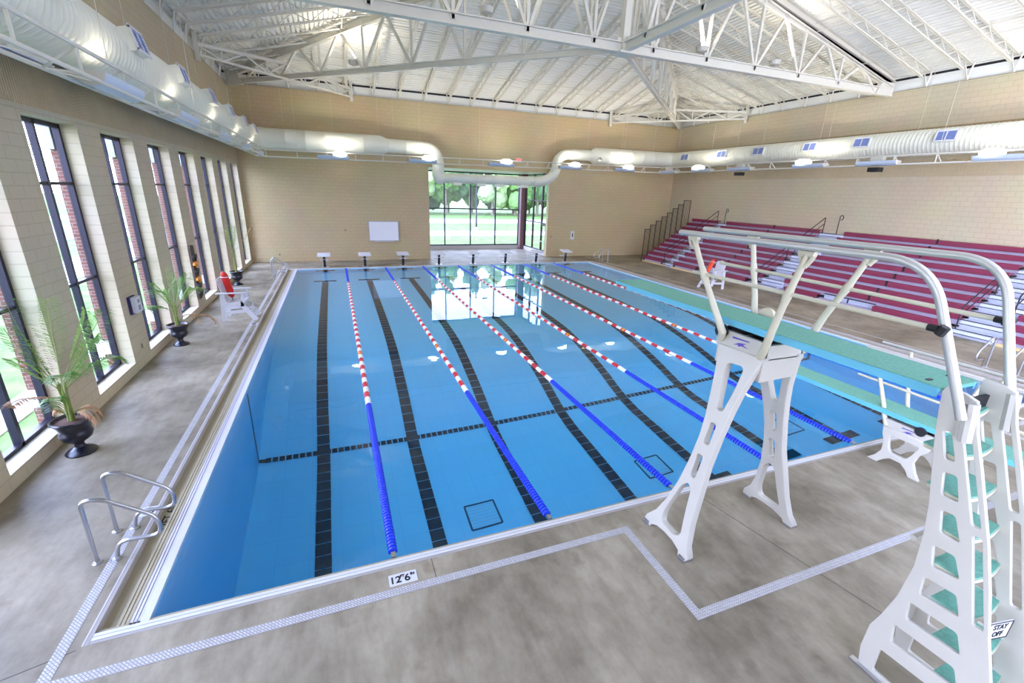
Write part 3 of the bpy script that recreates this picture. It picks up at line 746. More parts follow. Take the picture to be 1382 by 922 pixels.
def fixture(loc, ax, lit, label, group, flip=1):
    t = thing('uplight', loc, label, 'light', group, 0 if ax == 'x' else PI/2)
    mb = MB(); n = 10
    prof = [(math.cos(PI+PI*k/n)*.2, math.sin(PI+PI*k/n)*.2+.02) for k in range(n+1)]
    vs = [(x, u, z) for x in (-.8, .8) for u, z in prof]
    mb.add(vs, [(i, i+1, n+2+i, n+1+i) for i in range(n)])
    mb.add([(x, u*.93, z*.93+.004) for x, u, z in vs], [(i, i+1, n+2+i, n+1+i) for i in range(n)])
    mb.build('trough', TROUGH, t, True)
    mb = MB()
    for x in (-.82, .8): mb.add([(x, u, z) for u, z in prof]+[(x+.02, u, z) for u, z in prof], [tuple(range(n+1)), tuple(range(2*n+1, n, -1))]+[(i, i+1, n+2+i, n+1+i) for i in range(n)])
    split_build(mb, 'end_cap', CAST, t)
    if lit is None:
        mb = MB(); mb.lathe([(.02, .06), (.10, .05), (.12, .0), (.05, -.03)], 14, (.35, 0, .0)); mb.build('lens', CAST, t, True)
        area_light('uplight_bulb', (loc[0], loc[1]+.35, loc[2]+.26), .5, LAMP_POWER*.10, LAMP_COL, (PI, 0, 0), math.radians(170))
    elif lit:
        mb = MB(); mb.lathe([(.02, .24), (.22, .22), (.33, .15), (.36, .06), (.33, .0), (.1, -.03)], 18, (.35*flip, 0, .03))
        mb.build('lens', LENS, t, True)
        area_light('uplight_bulb', (loc[0]+(.35*flip if ax == 'x' else 0), loc[1]+(.35*flip if ax == 'y' else 0), loc[2]+.26), .5, LAMP_POWER*(.22 if loc[0] < 0 else 1.8 if ax == 'y' else 1.3), LAMP_COL, (PI, 0, 0), math.radians(170))
    else:
        mb = MB(); mb.box(-.25, .25, -.12, .12, -.05, .22); mb.build('ballast_box', CAST, t)
    return t
ordn = ['first', 'second', 'third', 'fourth', 'fifth', 'sixth']
for i, x in enumerate((2.76, 7.65, 12.54, 17.4, 21.6)):
    fixture((x-.35, 23.55, RZ+.17+.012*x), 'x', True, 'glowing uplight on the far wall truss, %s from the left corner' % ordn[i], 'uplights on the far truss')
for i, y in enumerate((20.0, 12.7, 5.4, -1.8)):
    fixture((24.55, y-.35, RZ+.42), 'y', True, 'glowing uplight on the right wall truss, %s from the far corner' % ordn[i], 'lit uplights on the right truss')
for i, y in enumerate((22.9, 16.6, 9.2)):
    t = fixture((24.55, y, RZ+.40), 'y', False, 'unlit trough fixture on the right wall truss, %s from the far corner' % ordn[i], 'unlit troughs on the right truss')
for i, y in enumerate((21.5, 17.5, 13.4, 9.2, 5.4, 1.2)):
    fixture((-1.02, y, RZ+.12), 'y', None, 'uplight trough on the left wall truss, %s from the far corner' % ordn[i], 'uplights on the left truss')
for y, nm in ((16.6, 'farther'), (9.2, 'nearer')):
    mb = MB(); mb.box(24.35, 24.7, y-.22, y+.22, RZ-.02, RZ+.16); o = mb.build('loudspeaker', BLACK); tag(o, 'small black loudspeaker under the right wall truss, the %s one' % nm, 'speaker', 'loudspeakers')
# added fill lamps on the roof trusses, put in to brighten the ceiling
for i, (x, y) in enumerate(((1.6, 11.1), (7.2, 11.1), (15.8, 11.1), (19.6, 11.1), (12.4, 5.5), (12.4, .5), (3.6, 19.77))):
    t = thing('added_truss_uplight', (x, y, 9.72), 'added white fill uplight on the bottom chord of the %s roof truss' % ('far left hip' if i > 5 else 'ridge' if i > 3 else 'left' if i < 2 else 'right'), 'light', 'added fill uplights on the roof trusses')
    mb = MB(); mb.lathe([(.05, 0), (.2, .05), (.24, .2), (.22, .2), (.18, .07), (.02, .05)], 16); mb.build('bowl', CAST, t, True)
    area_light('added_truss_fill', (x, y, 9.98), .4, LAMP_POWER*(3.2 if i < 2 else 2.4 if i > 5 else 1.0), LAMP_COL, (PI, 0, 0), math.radians(170))

# ================================================================== lane ropes
secs = [(0.12, 4.55, 'b'), (4.55, 18.6, 'rw'), (18.6, 22.74, 'b')]
def rope_mesh():
    parts = []
    for (ya, yb_, kind) in secs:
        mb = MB(); y = ya; i = 0
        while y < yb_-.02:
            if kind == 'b': mb.use(0); st = .062
            else:
                blk = int((y-ya)/.29); mb.use(2 if blk % 2 == 0 else 1); st = .072
                if abs(y-7.9) < .1: mb.use(3)
            z = 0; R = .062; w = st*.78 if kind == 'b' else st*.94
            if kind == 'b': prof = [(.02, 0), (R, .006), (R, w-.006), (.02, w)]
            else: prof = [(.035, 0), (R, .01), (R, w-.01), (.035, w)]
            n = 10
            vs = [(r*math.cos(2*PI*k/n), y+yy, r*math.sin(2*PI*k/n)) for r, yy in prof for k in range(n)]
            fs = [(a_*n+k, a_*n+(k+1) % n, (a_+1)*n+(k+1) % n, (a_+1)*n+k) for a_ in range(3) for k in range(n)]
            mb.add(vs, fs+[tuple(range(n)), tuple(range(3*n, 4*n))]); y += st
        parts.append(mb)
    return parts
root = thing('lane_rope', (LX0+LW, 0, ZW), 'x', 'lane rope', 'lane ropes')
for mb, nm, lb in zip(rope_mesh(), ('float_run', 'float_run', 'float_run'), ('blue floats at the near end', 'red and white floats', 'blue floats at the far end')):
    o = mb.build(nm, [RBLUE, RRED, RWHITE, RORANGE], root); o['label'] = lb
MB().tube([(0, .01, 0), (0, PL-.01, 0)], .012, 6).build('cable', CHROME, root)
mb = MB(); mb.box(-.03, .03, .01, .10, -.03, .03); mb.box(-.03, .03, PL-.1, PL-.01, -.03, .03); split_build(mb, 'anchor_hook', CHROME, root)
ropes = [root]+[copy_tree(root) for _ in range(6)]
for i, r_ in enumerate(ropes):
    r_.location = (LX0+LW*(i+1), 0, ZW)
    r_['label'] = ['first lane rope from the left, ending at the depth marker tile', 'second lane rope from the left, red and white with blue ends', 'third lane rope from the left, a lamp reflected on its blue end',
                   'fourth lane rope from the left, running behind the tall diving stand', 'fifth lane rope, passing between the tall stand legs', 'sixth lane rope, running under the low diving board', 'lane rope nearest the bleachers, partly under the high board'][i]

# ================================================================== starting blocks
root = thing('starting_block', (0, 0, 0), 'x', 'starting block', 'starting blocks')
mb = MB(); mb.prism([(-.36, .66), (.36, .76), (.36, .80), (-.36, .70)], lambda u, v, w: (w, u, v), -.34, .34); mb.build('platform', WHITE, root)
mb = MB(); mb.prism([(-.34, .702), (.34, .80), (.34, .806), (-.34, .708)], lambda u, v, w: (w, u, v), -.30, .30); mb.build('grit_pad', mat('block_pad', srgb(214, 214, 224), .8), root)
mb = MB(); mb.bar((0, .12, .0), (0, .02, .70), .11, .13); mb.bar((0, .02, .66), (0, .2, .72), .09, .05); mb.build('post', DARKM, root)
mb = MB(); mb.box(-.2, .2, -.02, .34, 0, .02); mb.build('base_plate', CHROME, root)
mb = MB(); mb.box(-.22, .22, .34, .62, .33, .37); mb.bar((0, .06, .35), (0, .4, .35), .05, .05); mb.build('step', LILAC, root)
mb = MB(); mb.tube([(-.2, -.3, .6), (-.2, -.38, .52), (.2, -.38, .52), (.2, -.3, .6)], .015, 6); mb.build('backstroke_bar', CHROME, root)
bl = [root]+[copy_tree(root) for _ in range(7)]
for i, r_ in enumerate(bl):
    r_.location = (1.43+2.2204*i, PL+.28, 0)
    r_['label'] = 'white starting block on a dark post, %s along the far edge' % ['leftmost', 'second from left', 'third from left', 'fourth from left', 'fifth from left', 'sixth from left', 'seventh from left', 'rightmost'][i]

# ================================================================== grab rails
def rail_curve():
    return roundpath([(0, -.0, 0), (0.01, 0, .92), (.22, 0, .90), (.72, 0, .52), (.72, 0, .24), (.26, 0, .26), (.20, 0, 0)], .16, 7)
def grab_rail(label, loc, rz, group, sc=1., name='grab_rail'):
    t = thing(name, loc, label, 'grab rail', group, rz); t.scale = (sc,)*3
    MB().tube(rail_curve(), .025, 12).build('tube', CHROME, t, True)
    for x in (0, .20): MB().lathe([(.055, 0), (.055, .006), (.03, .018), (.024, .018)], 16, (x, 0, 0)).build('escutcheon', CHROME, t, True)
    return t
grab_rail('nearer of the two steel grab rails by the near left pool corner', (-.85, 1.06, 0), 0, 'near left pool rails', .97)
grab_rail('farther of the two steel grab rails by the near left pool corner', (-.85, 1.62, 0), 0, 'near left pool rails', .97)
grab_rail('nearer steel grab rail at the far left pool corner', (-1.0, 20.6, 0), 0, 'far left pool rails', .97)
grab_rail('farther steel grab rail at the far left pool corner', (-1.0, 21.2, 0), 0, 'far left pool rails', .97)
grab_rail('left steel grab rail at the far right pool corner', (PW+1.2, 22.9, 0), PI, 'far right pool rails')
grab_rail('right steel grab rail at the far right pool corner', (PW+1.2, 22.2, 0), PI, 'far right pool rails')
grab_rail('steel grab rail seen between the high board handrails', (PW+1.35, 1.75, 0), PI, 'near right pool rails')
grab_rail('steel grab rail beside the right handrail of the high board', (PW+1.35, 1.05, 0), PI, 'near right pool rails')

# ================================================================== depth tiles and signs
def deck_sign(name, label, loc, w, h, texts, rz=0, icon=False):
    t = thing(name, (loc[0], loc[1], .001), label, 'depth marker', None, rz)
    mb = MB(); mb.box(-w/2, w/2, -h/2, h/2, 0, .006); mb.build('tile', WHITE, t)
    for txt, size, x, y in texts:
        text_mesh('lettering', txt, size, lambda u, v, w_, x=x, y=y: (u+x, v+y, .0075+w_), INK, t, .003)
    if icon:
        mb = MB(); pts = [(.07*math.cos(2*PI*k/24), .07*math.sin(2*PI*k/24), .008) for k in range(24)]; mb.tube(pts, .007, 6, closed=True); mb.bar((-.05, .05, .008), (.05, -.05, .008), .012, .004)
        mb.build('prohibition_ring', INK, t)
        mb = MB(); mb.bar((-.04, .0, .008), (.03, .03, .008), .02, .003); mb.bar((-.05, -.03, .008), (-.02, .0, .008), .012, .003); mb.bar((-.06, -.05, .008), (.05, -.05, .008), .008, .003); mb.build('diver_symbol', INK, t)
    return t
deck_sign('depth_marker', 'white tile reading 12 FT 6 IN on the near pool edge', (2.62, -.39), .33, .17, [('12', .14, -.09, -.01), ('FT', .05, -.005, .035), ('6', .14, .05, -.01), ('IN', .05, .115, .035)])
deck_sign('no_diving_marker', 'small white no-diving symbol tile beside the near left grab rails', (-.60, 1.95), .2, .2, [], PI/2, True)
deck_sign('no_diving_marker', 'small white no-diving tile in front of the left guard chair', (-.62, 11.7), .2, .2, [], PI/2, True)
t = thing('depth_lettering', (-.36, 1.9, -.098), 'black depth lettering on the left gutter beside the grab rails', 'lettering')
text_mesh('lettering', '12FT 6IN', .17, lambda u, v, w_: (-v, u, w_), INK, t, .003)
t = thing('depth_lettering', (3.6, PL+.12, .005), 'black depth lettering on the far pool edge behind the first lane rope', 'lettering')
text_mesh('lettering', '4FT 0IN', .2, lambda u, v, w_: (u, v, w_), INK, t, .003)

# ================================================================== lifeguard chairs
def guard_chair(loc, rz, label):
    t = thing('lifeguard_chair', loc, label, 'lifeguard chair', 'lifeguard chairs', rz)
    # local +x faces the pool
    mb = MB(); mb.prism([(-.38, .56), (.22, .62), (.22, .68), (-.38, .62)], lambda u, v, w: (u, w, v), -.30, .30); mb.build('seat', WHITE, t)
    mb = MB()
    for k in range(5): y = -.26+.13*k; hh = 1.38+.05*(1-abs(k-2)/2); mb.bar((-.34, y, .60), (-.56, y, hh), .115, .025, (1, 0, 0))
    mb.bar((-.43, -.3, .9), (-.43, .3, .9), .03, .08); mb.build('backrest', WHITE, t)
    for s_ in (-1, 1):
        mb = MB(); mb.box(-.62, .30, s_*.38-.06, s_*.38+.06, .955, .985); mb.build('armrest', WHITE, t)
        mb = MB(); mb.bar((-.50, s_*.36, 0), (-.44, s_*.36, .96), .05, .14); mb.build('leg', WHITE, t)
        mb = MB(); mb.bar((.46, s_*.36, 0), (.02, s_*.36, .66), .05, .15); mb.bar((.10, s_*.36, .5), (.16, s_*.36, .96), .05, .1); mb.build('leg', WHITE, t)
        mb = MB(); mb.bar((-.47, s_*.36, .30), (.26, s_*.36, .34), .04, .1); mb.bar((-.44, s_*.36, .58), (.1, s_*.36, .62), .04, .12); mb.build('side_rail', WHITE, t)
    for x, z in ((.33, .26), (.22, .44)):
        mb = MB(); mb.box(x-.08, x+.1, -.36, .36, z-.02, z+.02); mb.build('step', WHITE, t)
    return t
guard_chair((-1.07, 12.62, 0), 0, 'white lifeguard chair on the left deck beside the palms')
guard_chair((20.35, 13.2, 0), PI, 'white lifeguard chair in front of the bleachers')
def rescue_tube(loc, rx, ry, rz, label, ln=.95, m=RED):
    t = thing('rescue_tube', loc, label, 'rescue tube', 'rescue tubes', rz); t.rotation_euler = (rx, ry, rz)
    prof = [(.03, -ln/2), (.09, -ln/2+.06), (.115, -ln/2+.16), (.12, 0), (.115, ln/2-.16), (.09, ln/2-.06), (.03, ln/2)]
    mb = MB(); n = 16
    vs = [(r*math.cos(2*PI*k/n)*.62, r*math.sin(2*PI*k/n)*1.15, z) for r, z in prof for k in range(n)]
    mb.add(vs, [(i*n+k, i*n+(k+1) % n, (i+1)*n+(k+1) % n, (i+1)*n+k) for i in range(6) for k in range(n)]+[tuple(range(n)), tuple(range(6*n, 7*n))]); mb.build('foam_body', m, t, True)
    mb = MB()
    for z in (-.3, .3): mb.tube([(.08*math.cos(2*PI*k/16), .145*math.sin(2*PI*k/16), z) for k in range(16)], .012, 6, closed=True)
    mb.build('strap', WHITE, t); MB().tube([(.0, .0, -ln/2), (.03, .05, -ln/2-.12), (-.03, -.03, -ln/2-.18), (.02, .0, -ln/2-.1)], .014, 6).build('buckle', BLACK, t)
    return t
rescue_tube((-1.36, 12.55, 1.20), 0, math.radians(-14), D(62), 'red foam rescue tube leaning on the left lifeguard chair')
rescue_tube((20.35, 13.42, 1.08), math.radians(8), math.radians(20), 0, 'orange-red rescue tube standing on the lifeguard chair by the bleachers', .85, mat('rescue_orange', srgb(226, 70, 30), .4))

# ================================================================== potted palms
URN = mat('black_glazed_urn', srgb(26, 26, 38), .28, spec=.6)
SOIL = mat('soil', srgb(86, 60, 48), .9, var=.3, scale=20)
LEAFM = [mat('palm_leaf_green', srgb(92, 138, 52), .5, var=.18, scale=6), mat('palm_leaf_pale', srgb(134, 168, 74), .5, var=.15, scale=6), mat('palm_leaf_dry', srgb(196, 150, 112), .7, var=.1, scale=6)]
STEM = mat('palm_stem', srgb(128, 140, 70), .6, var=.2, scale=10)
def frond(parent, base, az, L, lift, droop, mi, leaf=.30, twist=0):
    d = Vector((math.cos(az), math.sin(az), 0)); pts = []
    n = 20
    for k in range(n+1):
        s_ = k/n; pts.append(Vector(base)+d*(L*(math.sin(s_*1.35)*math.cos(lift)))+Vector((0, 0, L*(math.sin(lift)*s_*1.05-droop*s_**2.4))))
    mb = MB(); mb.use(1); mb.tube(pts, [.006*(1-.8*k/n)+.002 for k in range(n+1)], 5); mb.use(0)
    side = d.cross(Vector((0, 0, 1)))
    for k in range(5, n+1):
        for h in (0, .5):
            kk = min(n-.01, k-.5+h); i = int(kk); p = pts[i].lerp(pts[i+1], kk-i); tg = (pts[i+1]-pts[i]).normalized(); s_ = kk/n
            ll = leaf*(math.sin(min(1, (s_-.16)*1.5)*PI*.62)+.15)*(1.15-.5*s_)
            for sg in (-1, 1):
                dd = (side*sg*.90+tg*(.30+.25*random.random())+Vector((0, 0, .06-.22*random.random()))).normalized()
                w = Vector((0, 0, 1)).cross(dd).normalized()*.0085
                m1 = p+dd*ll*.5+Vector((0, 0, .01)); e = p+dd*ll+Vector((0, 0, -.22*ll-.04*random.random()))
                mb.add([p-w*.5, p+w*.5, m1+w, e, m1-w], [(0, 1, 2, 3, 4)])
    o = mb.build('frond', [LEAFM[mi], STEM], parent)
    if mi == 2: o['label'] = 'dry brown frond'
    return o
def urn(loc, label, fronds, sc=1., stem=.5):
    t = thing('potted_palm', loc, label, 'potted plant', 'potted palms')
    mb = MB(); mb.lathe([(.0, 0), (.21, 0), (.215, .02), (.19, .05), (.12, .085), (.075, .12), (.065, .17), (.085, .20), (.085, .215), (.14, .24), (.20, .29), (.225, .36), (.215, .41), (.205, .44), (.225, .50), (.255, .56), (.285, .60), (.29, .62), (.28, .64), (.255, .635), (.235, .60), (.20, .55), (.0, .54)], 28)
    u = mb.build('urn', URN, t, True); u.scale = (sc, sc, sc)
    mb = MB(); mb.lathe([(.0, .56), (.21, .565), (.23, .59), (.05, .61), (0, .61)], 20); s_ = mb.build('soil', SOIL, t); s_.scale = (sc, sc, sc)
    for k in range(5):
        a_ = 2*PI*k/5; r = .035
        MB().tube([(r*math.cos(a_), r*math.sin(a_), .58*sc), (r*.9*math.cos(a_+.3), r*math.sin(a_+.3), .58*sc+stem*.5), (r*1.6*math.cos(a_), r*1.6*math.sin(a_), .58*sc+stem)], [.022, .016, .011], 7).build('stem', STEM, t, True)
    for az, L, lift, droop, mi, lf, z in fronds:
        frond(t, (.03*math.cos(az), .03*math.sin(az), .58*sc+stem*z), az, L, lift, droop, mi, lf)
    return t
D = math.radians
urn((-2.18, 4.08, 0), 'potted palm in a black urn, nearest on the left deck',
    [(D(262), 1.75, D(74), .10, 0, .34, .8), (D(100), 1.5, D(74), .16, 1, .30, 1.0), (D(62), 1.65, D(56), .26, 0, .36, .9), (D(20), 1.2, D(62), .32, 0, .30, .9), (D(250), 1.2, D(62), .30, 1, .30, .8), (D(300), 1.1, D(52), .42, 0, .28, .8), (D(80), 1.35, D(84), .06, 1, .26, 1.0), (D(50), 1.1, D(40), .42, 0, .30, .8), (D(280), .8, D(40), .6, 0, .24, .6), (D(75), 1.3, D(48), .34, 1, .32, .8), (D(255), 1.5, D(68), .2, 0, .34, .9), (D(40), 1.4, D(68), .2, 1, .32, 1.0), (D(90), 1.1, D(30), .4, 0, .28, .7), (D(268), 1.45, D(36), .34, 2, .16, .6), (D(-20), .45, D(30), .85, 2, .12, .2), (D(40), .4, D(30), .9, 2, .12, .2), (D(200), .3, D(60), .6, 2, .1, .2)], 1.0, .72)
urn((-2.22, 9.98, 0), 'potted palm in a black urn beside the second pier, middle of three',
    [(D(262), 1.45, D(54), .34, 0, .32, .8), (D(235), 1.1, D(66), .26, 0, .30, .9), (D(300), 1.2, D(58), .32, 0, .30, .9), (D(60), 1.3, D(62), .28, 0, .32, .9), (D(86), 1.7, D(44), .34, 0, .34, .8), (D(110), 1.2, D(76), .14, 1, .28, 1.0), (D(20), .95, D(64), .34, 1, .28, .8), (D(180), .6, D(80), .2, 1, .24, .9), (D(78), 1.5, D(36), .34, 0, .30, .7), (D(330), 1.0, D(72), .22, 0, .28, 1), (D(250), 1.2, D(40), .4, 0, .3, .7), (D(275), 1.3, D(64), .26, 1, .3, .9), (D(50), 1.2, D(46), .36, 1, .3, .8), (D(96), 1.4, D(60), .28, 0, .3, .9), (D(40), 1.1, D(20), .62, 2, .16, .2), (D(66), .9, D(30), .8, 2, .16, .2)], .95, .6)
urn((-2.22, 18.8, 0), 'sparse potted palm in a black urn near the far left corner',
    [(D(265), 1.5, D(74), .14, 0, .24, 1.0), (D(85), 1.2, D(84), .06, 0, .2, 1.0), (D(150), .9, D(82), .06, 1, .18, 1), (D(340), 1.1, D(78), .08, 0, .2, 1), (D(40), 1.6, D(52), .18, 2, .34, .9), (D(256), 1.7, D(60), .22, 2, .30, .9)], 1.0, 1.0)

# ================================================================== things on the left wall
t = thing('first_aid_box', (-2.6, 8.42, 1.36), 'white and dark blue wall box on the pier between the first two full windows', 'wall box')
mb = MB(); mb.box(0, .06, -.17, .17, 0, .42); mb.build('back_plate', mat('navy_plate', srgb(40, 44, 90), .5), t)
mb = MB(); mb.box(.06, .16, -.14, .17, .03, .40); mb.build('case', WHITE, t)
mb = MB(); mb.box(.16, .17, -.05, .06, .08, .2); mb.box(.16, .17, -.05, .06, .26, .34); mb.build('dispenser_slot', mat('slot_grey', srgb(150, 150, 165), .5), t)
def outlet(loc, ax, label):
    t = thing('wall_outlet', loc, label, 'outlet', 'wall outlets')
    mb = MB(); (mb.box(0, .012, -.045, .045, -.06, .06) if ax == 'x' else mb.box(-.045, .045, -.012, 0, -.06, .06)); mb.build('cover_plate', mat('outlet_grey', srgb(150, 140, 122), .5), t)
    mb = MB()
    for z in (-.025, .025): (mb.box(.012, .016, -.015, .015, z-.015, z+.015) if ax == 'x' else mb.box(-.015, .015, -.016, -.012, z-.015, z+.015))
    mb.build('socket', DARKM, t)
outlet((XL, 8.47, .5), 'x', 'small grey wall outlet low on the pier below the white wall box')
outlet((2.75, YF, 1.9), 'y', 'small grey outlet on the far wall left of the whiteboard')
outlet((16.98, YF, 1.45), 'y', 'small grey outlet on the far wall right of the window bay')
outlet((-1.1, YF, .45), 'y', 'small grey outlet low on the far wall near the left corner')
t = thing('spine_board', (-2.56, 13.86, .5), 'tall dark spine board with yellow and black straps hanging on the left wall', 'spine board')
mb = MB(); mb.prism(rounded([(-.2, 0), (.2, 0), (.24, .7), (.22, 1.86), (-.22, 1.86), (-.24, .7)], .08), lambda u, v, w: (w, u, v), 0, .05); mb.build('board', mat('board_brown', srgb(74, 58, 48), .6), t)
for z, m_ in ((.25, BLACK), (.5, BLACK), (.72, RORANGE), (1.0, BLACK), (1.25, RORANGE), (1.5, BLACK)):
    mb = MB(); mb.prism(rounded([(-.26, -.05), (.2, -.06), (.24, .05), (-.2, .07)], .03), lambda u, v, w, z=z: (w, u, v+z), .05, .10); mb.tube([(.09, -.2, z), (.12, -.08, z-.14), (.09, .15, z-.05)], .02, 6); mb.build('strap', m_, t)
# ================================================================== far wall things
t = thing('whiteboard', (5.07, YF-.03, 1.85), 'blank whiteboard mounted on the far wall left of the window bay', 'whiteboard')
mb = MB(); mb.box(-.9, .9, -.01, .03, -.6, .58); mb.build('writing_surface', mat('board_face', srgb(236, 236, 244), .2), t)
mb = MB()
for a_ in ((-.92, .92, .57, .61), (-.92, .92, -.63, -.59), (-.93, -.89, -.63, .61), (.89, .93, -.63, .61)): mb.box(a_[0], a_[1], -.025, .03, a_[2], a_[3])
mb.build('frame', mat('alu_frame', srgb(170, 170, 176), .35, .6), t); mb = MB(); mb.box(-.6, .6, -.09, -.02, -.66, -.63); mb.build('pen_tray', ALU, t)
t = thing('exit_sign', (14.2, YF-.05, 6.55), 'lit red EXIT sign high on the far wall above the window bay', 'exit sign')
mb = MB(); mb.box(-.2, .2, -.03, .04, -.13, .13); mb.build('housing', WHITE, t)
text_mesh('lettering', 'EXIT', .19, lambda u, v, w: (u, -.032-w, v), mat('exit_red', srgb(230, 60, 50), .5, emit=(1, .08, .05, 1), estr=1.6), t, .006)
t = thing('wall_phone', (18.75, YF, 1.55), 'white wall telephone panel on the far wall by the rightmost starting block', 'wall phone')
mb = MB(); mb.box(-.15, .15, -.03, 0, -.3, .3); mb.build('panel', WHITE, t); mb = MB(); mb.bar((0, -.05, -.12), (0, -.05, .14), .07, .05); mb.build('handset', BLACK, t)
t = thing('ceiling_spotlight', (19.4, 23.8, 6.75), 'small round yellowish lamp hanging above the far right lights', 'light')
mb = MB(); mb.lathe([(.02, .2), (.12, .15), (.16, 0), (.1, -.02)], 14); mb.build('shade', CAST, t, True)
MB().lathe([(.0, -.06), (.09, -.03), (.1, .0), (.0, .01)], 12).build('bulb', mat('warm_bulb', (1, .85, .5, 1), .4, emit=(1, .8, .4, 1), estr=4), t, True)

# ================================================================== bleachers
NR = 10
bx_ = lambda n: 22.98+.448*n          # seat front
bz_ = lambda n: .43+.292*n            # seat top
def bleacher_section(label, ya, yb_, seams, front):
    """ya<yb; front = list of (y0,y1) seat runs in the first row"""
    t = thing('bleacher_section', (23, (ya+yb_)/2, 0), label, 'bleachers', 'bleacher sections'); oy = (ya+yb_)/2
    for n in range(NR):
        runs = [(ya, yb_)] if n else front
        if n:
            cuts = sorted([s_ for s_ in seams if ya < s_ < yb_]); e = [ya]+cuts+[yb_]; runs = list(zip(e, e[1:]))
        last = n == NR-1
        mb = MB()
        for y0_, y1_ in runs:
            x0_, z1_ = bx_(n)-23, bz_(n)
            g = .02
            P = rounded([(x0_, z1_-.205), (x0_+.03, z1_-.20), (x0_+.05, z1_-.05), (x0_+.27, z1_-.05), (x0_+.27, z1_-.005), (x0_+.10, z1_+.005), (x0_-.005, z1_-.01)], .02, 3)
            mb.prism(P, lambda u, v, w: (u, w, v), y0_-oy+g, y1_-oy-g)
        split_build(mb, 'seat_row', MAROON, t)
        mb = MB(); x0_ = bx_(n)-23
        mb.box(x0_+.20, x0_+.52, ya-oy, yb_-oy, bz_(n)-.24, bz_(n)-.20) if not last else mb.box(x0_+.2, x0_+.28, ya-oy, yb_-oy, bz_(n)-.2, bz_(n)-.15)
        mb.box(x0_+.06, x0_+.09, ya-oy, yb_-oy, bz_(n)-.40 if n else .02, bz_(n)-.21)
        mb.build('footboard', FOOT, t)
        if n:
            mb = MB()
            for s_ in seams:
                if ya < s_ < yb_: mb.box(x0_-.03, x0_+.02, s_-oy-.03, s_-oy+.03, bz_(n)-.17, bz_(n)+.04)
            if mb.v: split_build(mb, 'seam_bracket', BLACK, t)
    mb = MB(); mb.box(-.02, .02, ya-oy, yb_-oy, 0, .10); mb.build('skirt', TAN, t)
    mb = MB()
    for y0_, y1_ in front:
        for yy in (y0_+.1, y1_-.1): mb.box(0, .3, yy-oy-.06, yy-oy+.06, 0, .27)
    split_build(mb, 'row_support', DARKM, t)
    return t
def aisle(label, ya, yb_):
    oy = (ya+yb_)/2; t = thing('bleacher_aisle', (23, oy, 0), label, 'aisle steps', 'bleacher aisles'); h = (yb_-ya)/2
    for n in range(NR):
        x0_, z = bx_(n)-23, bz_(n)-.16
        mb = MB(); mb.box(x0_+.08, min(x0_+.53, XR-23.02), -h, h, z-.05, z); mb.box(x0_+.04, x0_+.08, -h, h, z-.30 if n else 0, z)
        mb.box(x0_-.14, x0_+.06, -h, h, z-.17, z-.13); mb.build('tread', ALU, t)
        mb = MB(); mb.box(x0_+.0, x0_+.05, -h, h, z-.02, z+.004); mb.box(x0_-.145, x0_-.12, -h, h, z-.15, z-.126); mb.build('nosing', DARKM, t)
    return t
bleacher_section('bleacher section with short maroon rows nearest the far wall', 20.05, 22.6, [], [(20.35, 22.55)])
aisle('white aisle steps between the far-wall bleacher section and the next one', 19.35, 20.05)
bleacher_section('maroon bleacher section behind the lifeguard chair', 12.75, 19.35, [15.6], [(17.2, 19.3), (13.4, 14.9)])
aisle('white aisle steps in the middle of the bleachers', 11.45, 12.75)
bleacher_section('maroon bleacher section behind the high board handrails', 4.15, 11.45, [7.35], [(9.3, 11.0), (4.45, 6.9)])
aisle('white aisle steps nearest the viewer, behind the right handrail', 2.9, 4.15)
bleacher_section('maroon bleacher section cut off at the right edge of the photo', -2.0, 2.9, [-1.0], [(-1.9, 2.7)])
aisle('white aisle steps out past the right edge of the bleachers', -3.2, -2.0)
# wheelchair notch panels
for (ya, yb_, lb) in ((15.0, 17.1, 'pale grey panel closing the notch behind the lifeguard chair'), (7.0, 9.2, 'pale grey panel closing the notch below the high board handrails')):
    t = thing('notch_panel', (23.05, (ya+yb_)/2, 0), lb, 'panel', 'bleacher notch panels'); h = (yb_-ya)/2
    mb = MB(); mb.box(.3, .33, -h, 0, .02, .42); mb.box(.3, .33, .02, h, .02, .42); mb.build('sheet', mat('panel_grey', srgb(178, 184, 204), .5), t)
    mb = MB(); mb.box(.27, .34, -h, h, .42, .45); mb.box(.27, .34, -.01, .03, .0, .42); mb.build('trim_strip', DARKM, t)
# folding hand rails in the aisles
def aisle_rail(y, n0, n1, label):
    x0_, z0_ = bx_(n0)-.05, bz_(n0)-.16; t = thing('aisle_handrail', (x0_, y, z0_), label, 'handrail', 'aisle handrails')
    dx, dz = bx_(n1)-bx_(n0), bz_(n1)-bz_(n0)
    MB().tube(roundpath([(0, 0, 0), (.0, 0, .82), (dx, 0, dz+.82), (dx, 0, dz)], .06, 3), .022, 7).build('rail', DARKM, t, True)
    MB().tube([(0, 0, .5), (dx, 0, dz+.5)], .018, 6).build('mid_rail', DARKM, t, True)
for (y, nm) in ((20.15, 'far'), (12.6, 'middle'), (4.0, 'near')):
    aisle_rail(y, 0, 4, 'dark lower handrail in the %s bleacher aisle' % nm)
    if nm != 'near': aisle_rail(y-.05, 5, 9, 'dark upper handrail in the %s bleacher aisle' % nm)
    else: aisle_rail(y-1.0, 2, 6, 'dark upper handrail in the near bleacher aisle')
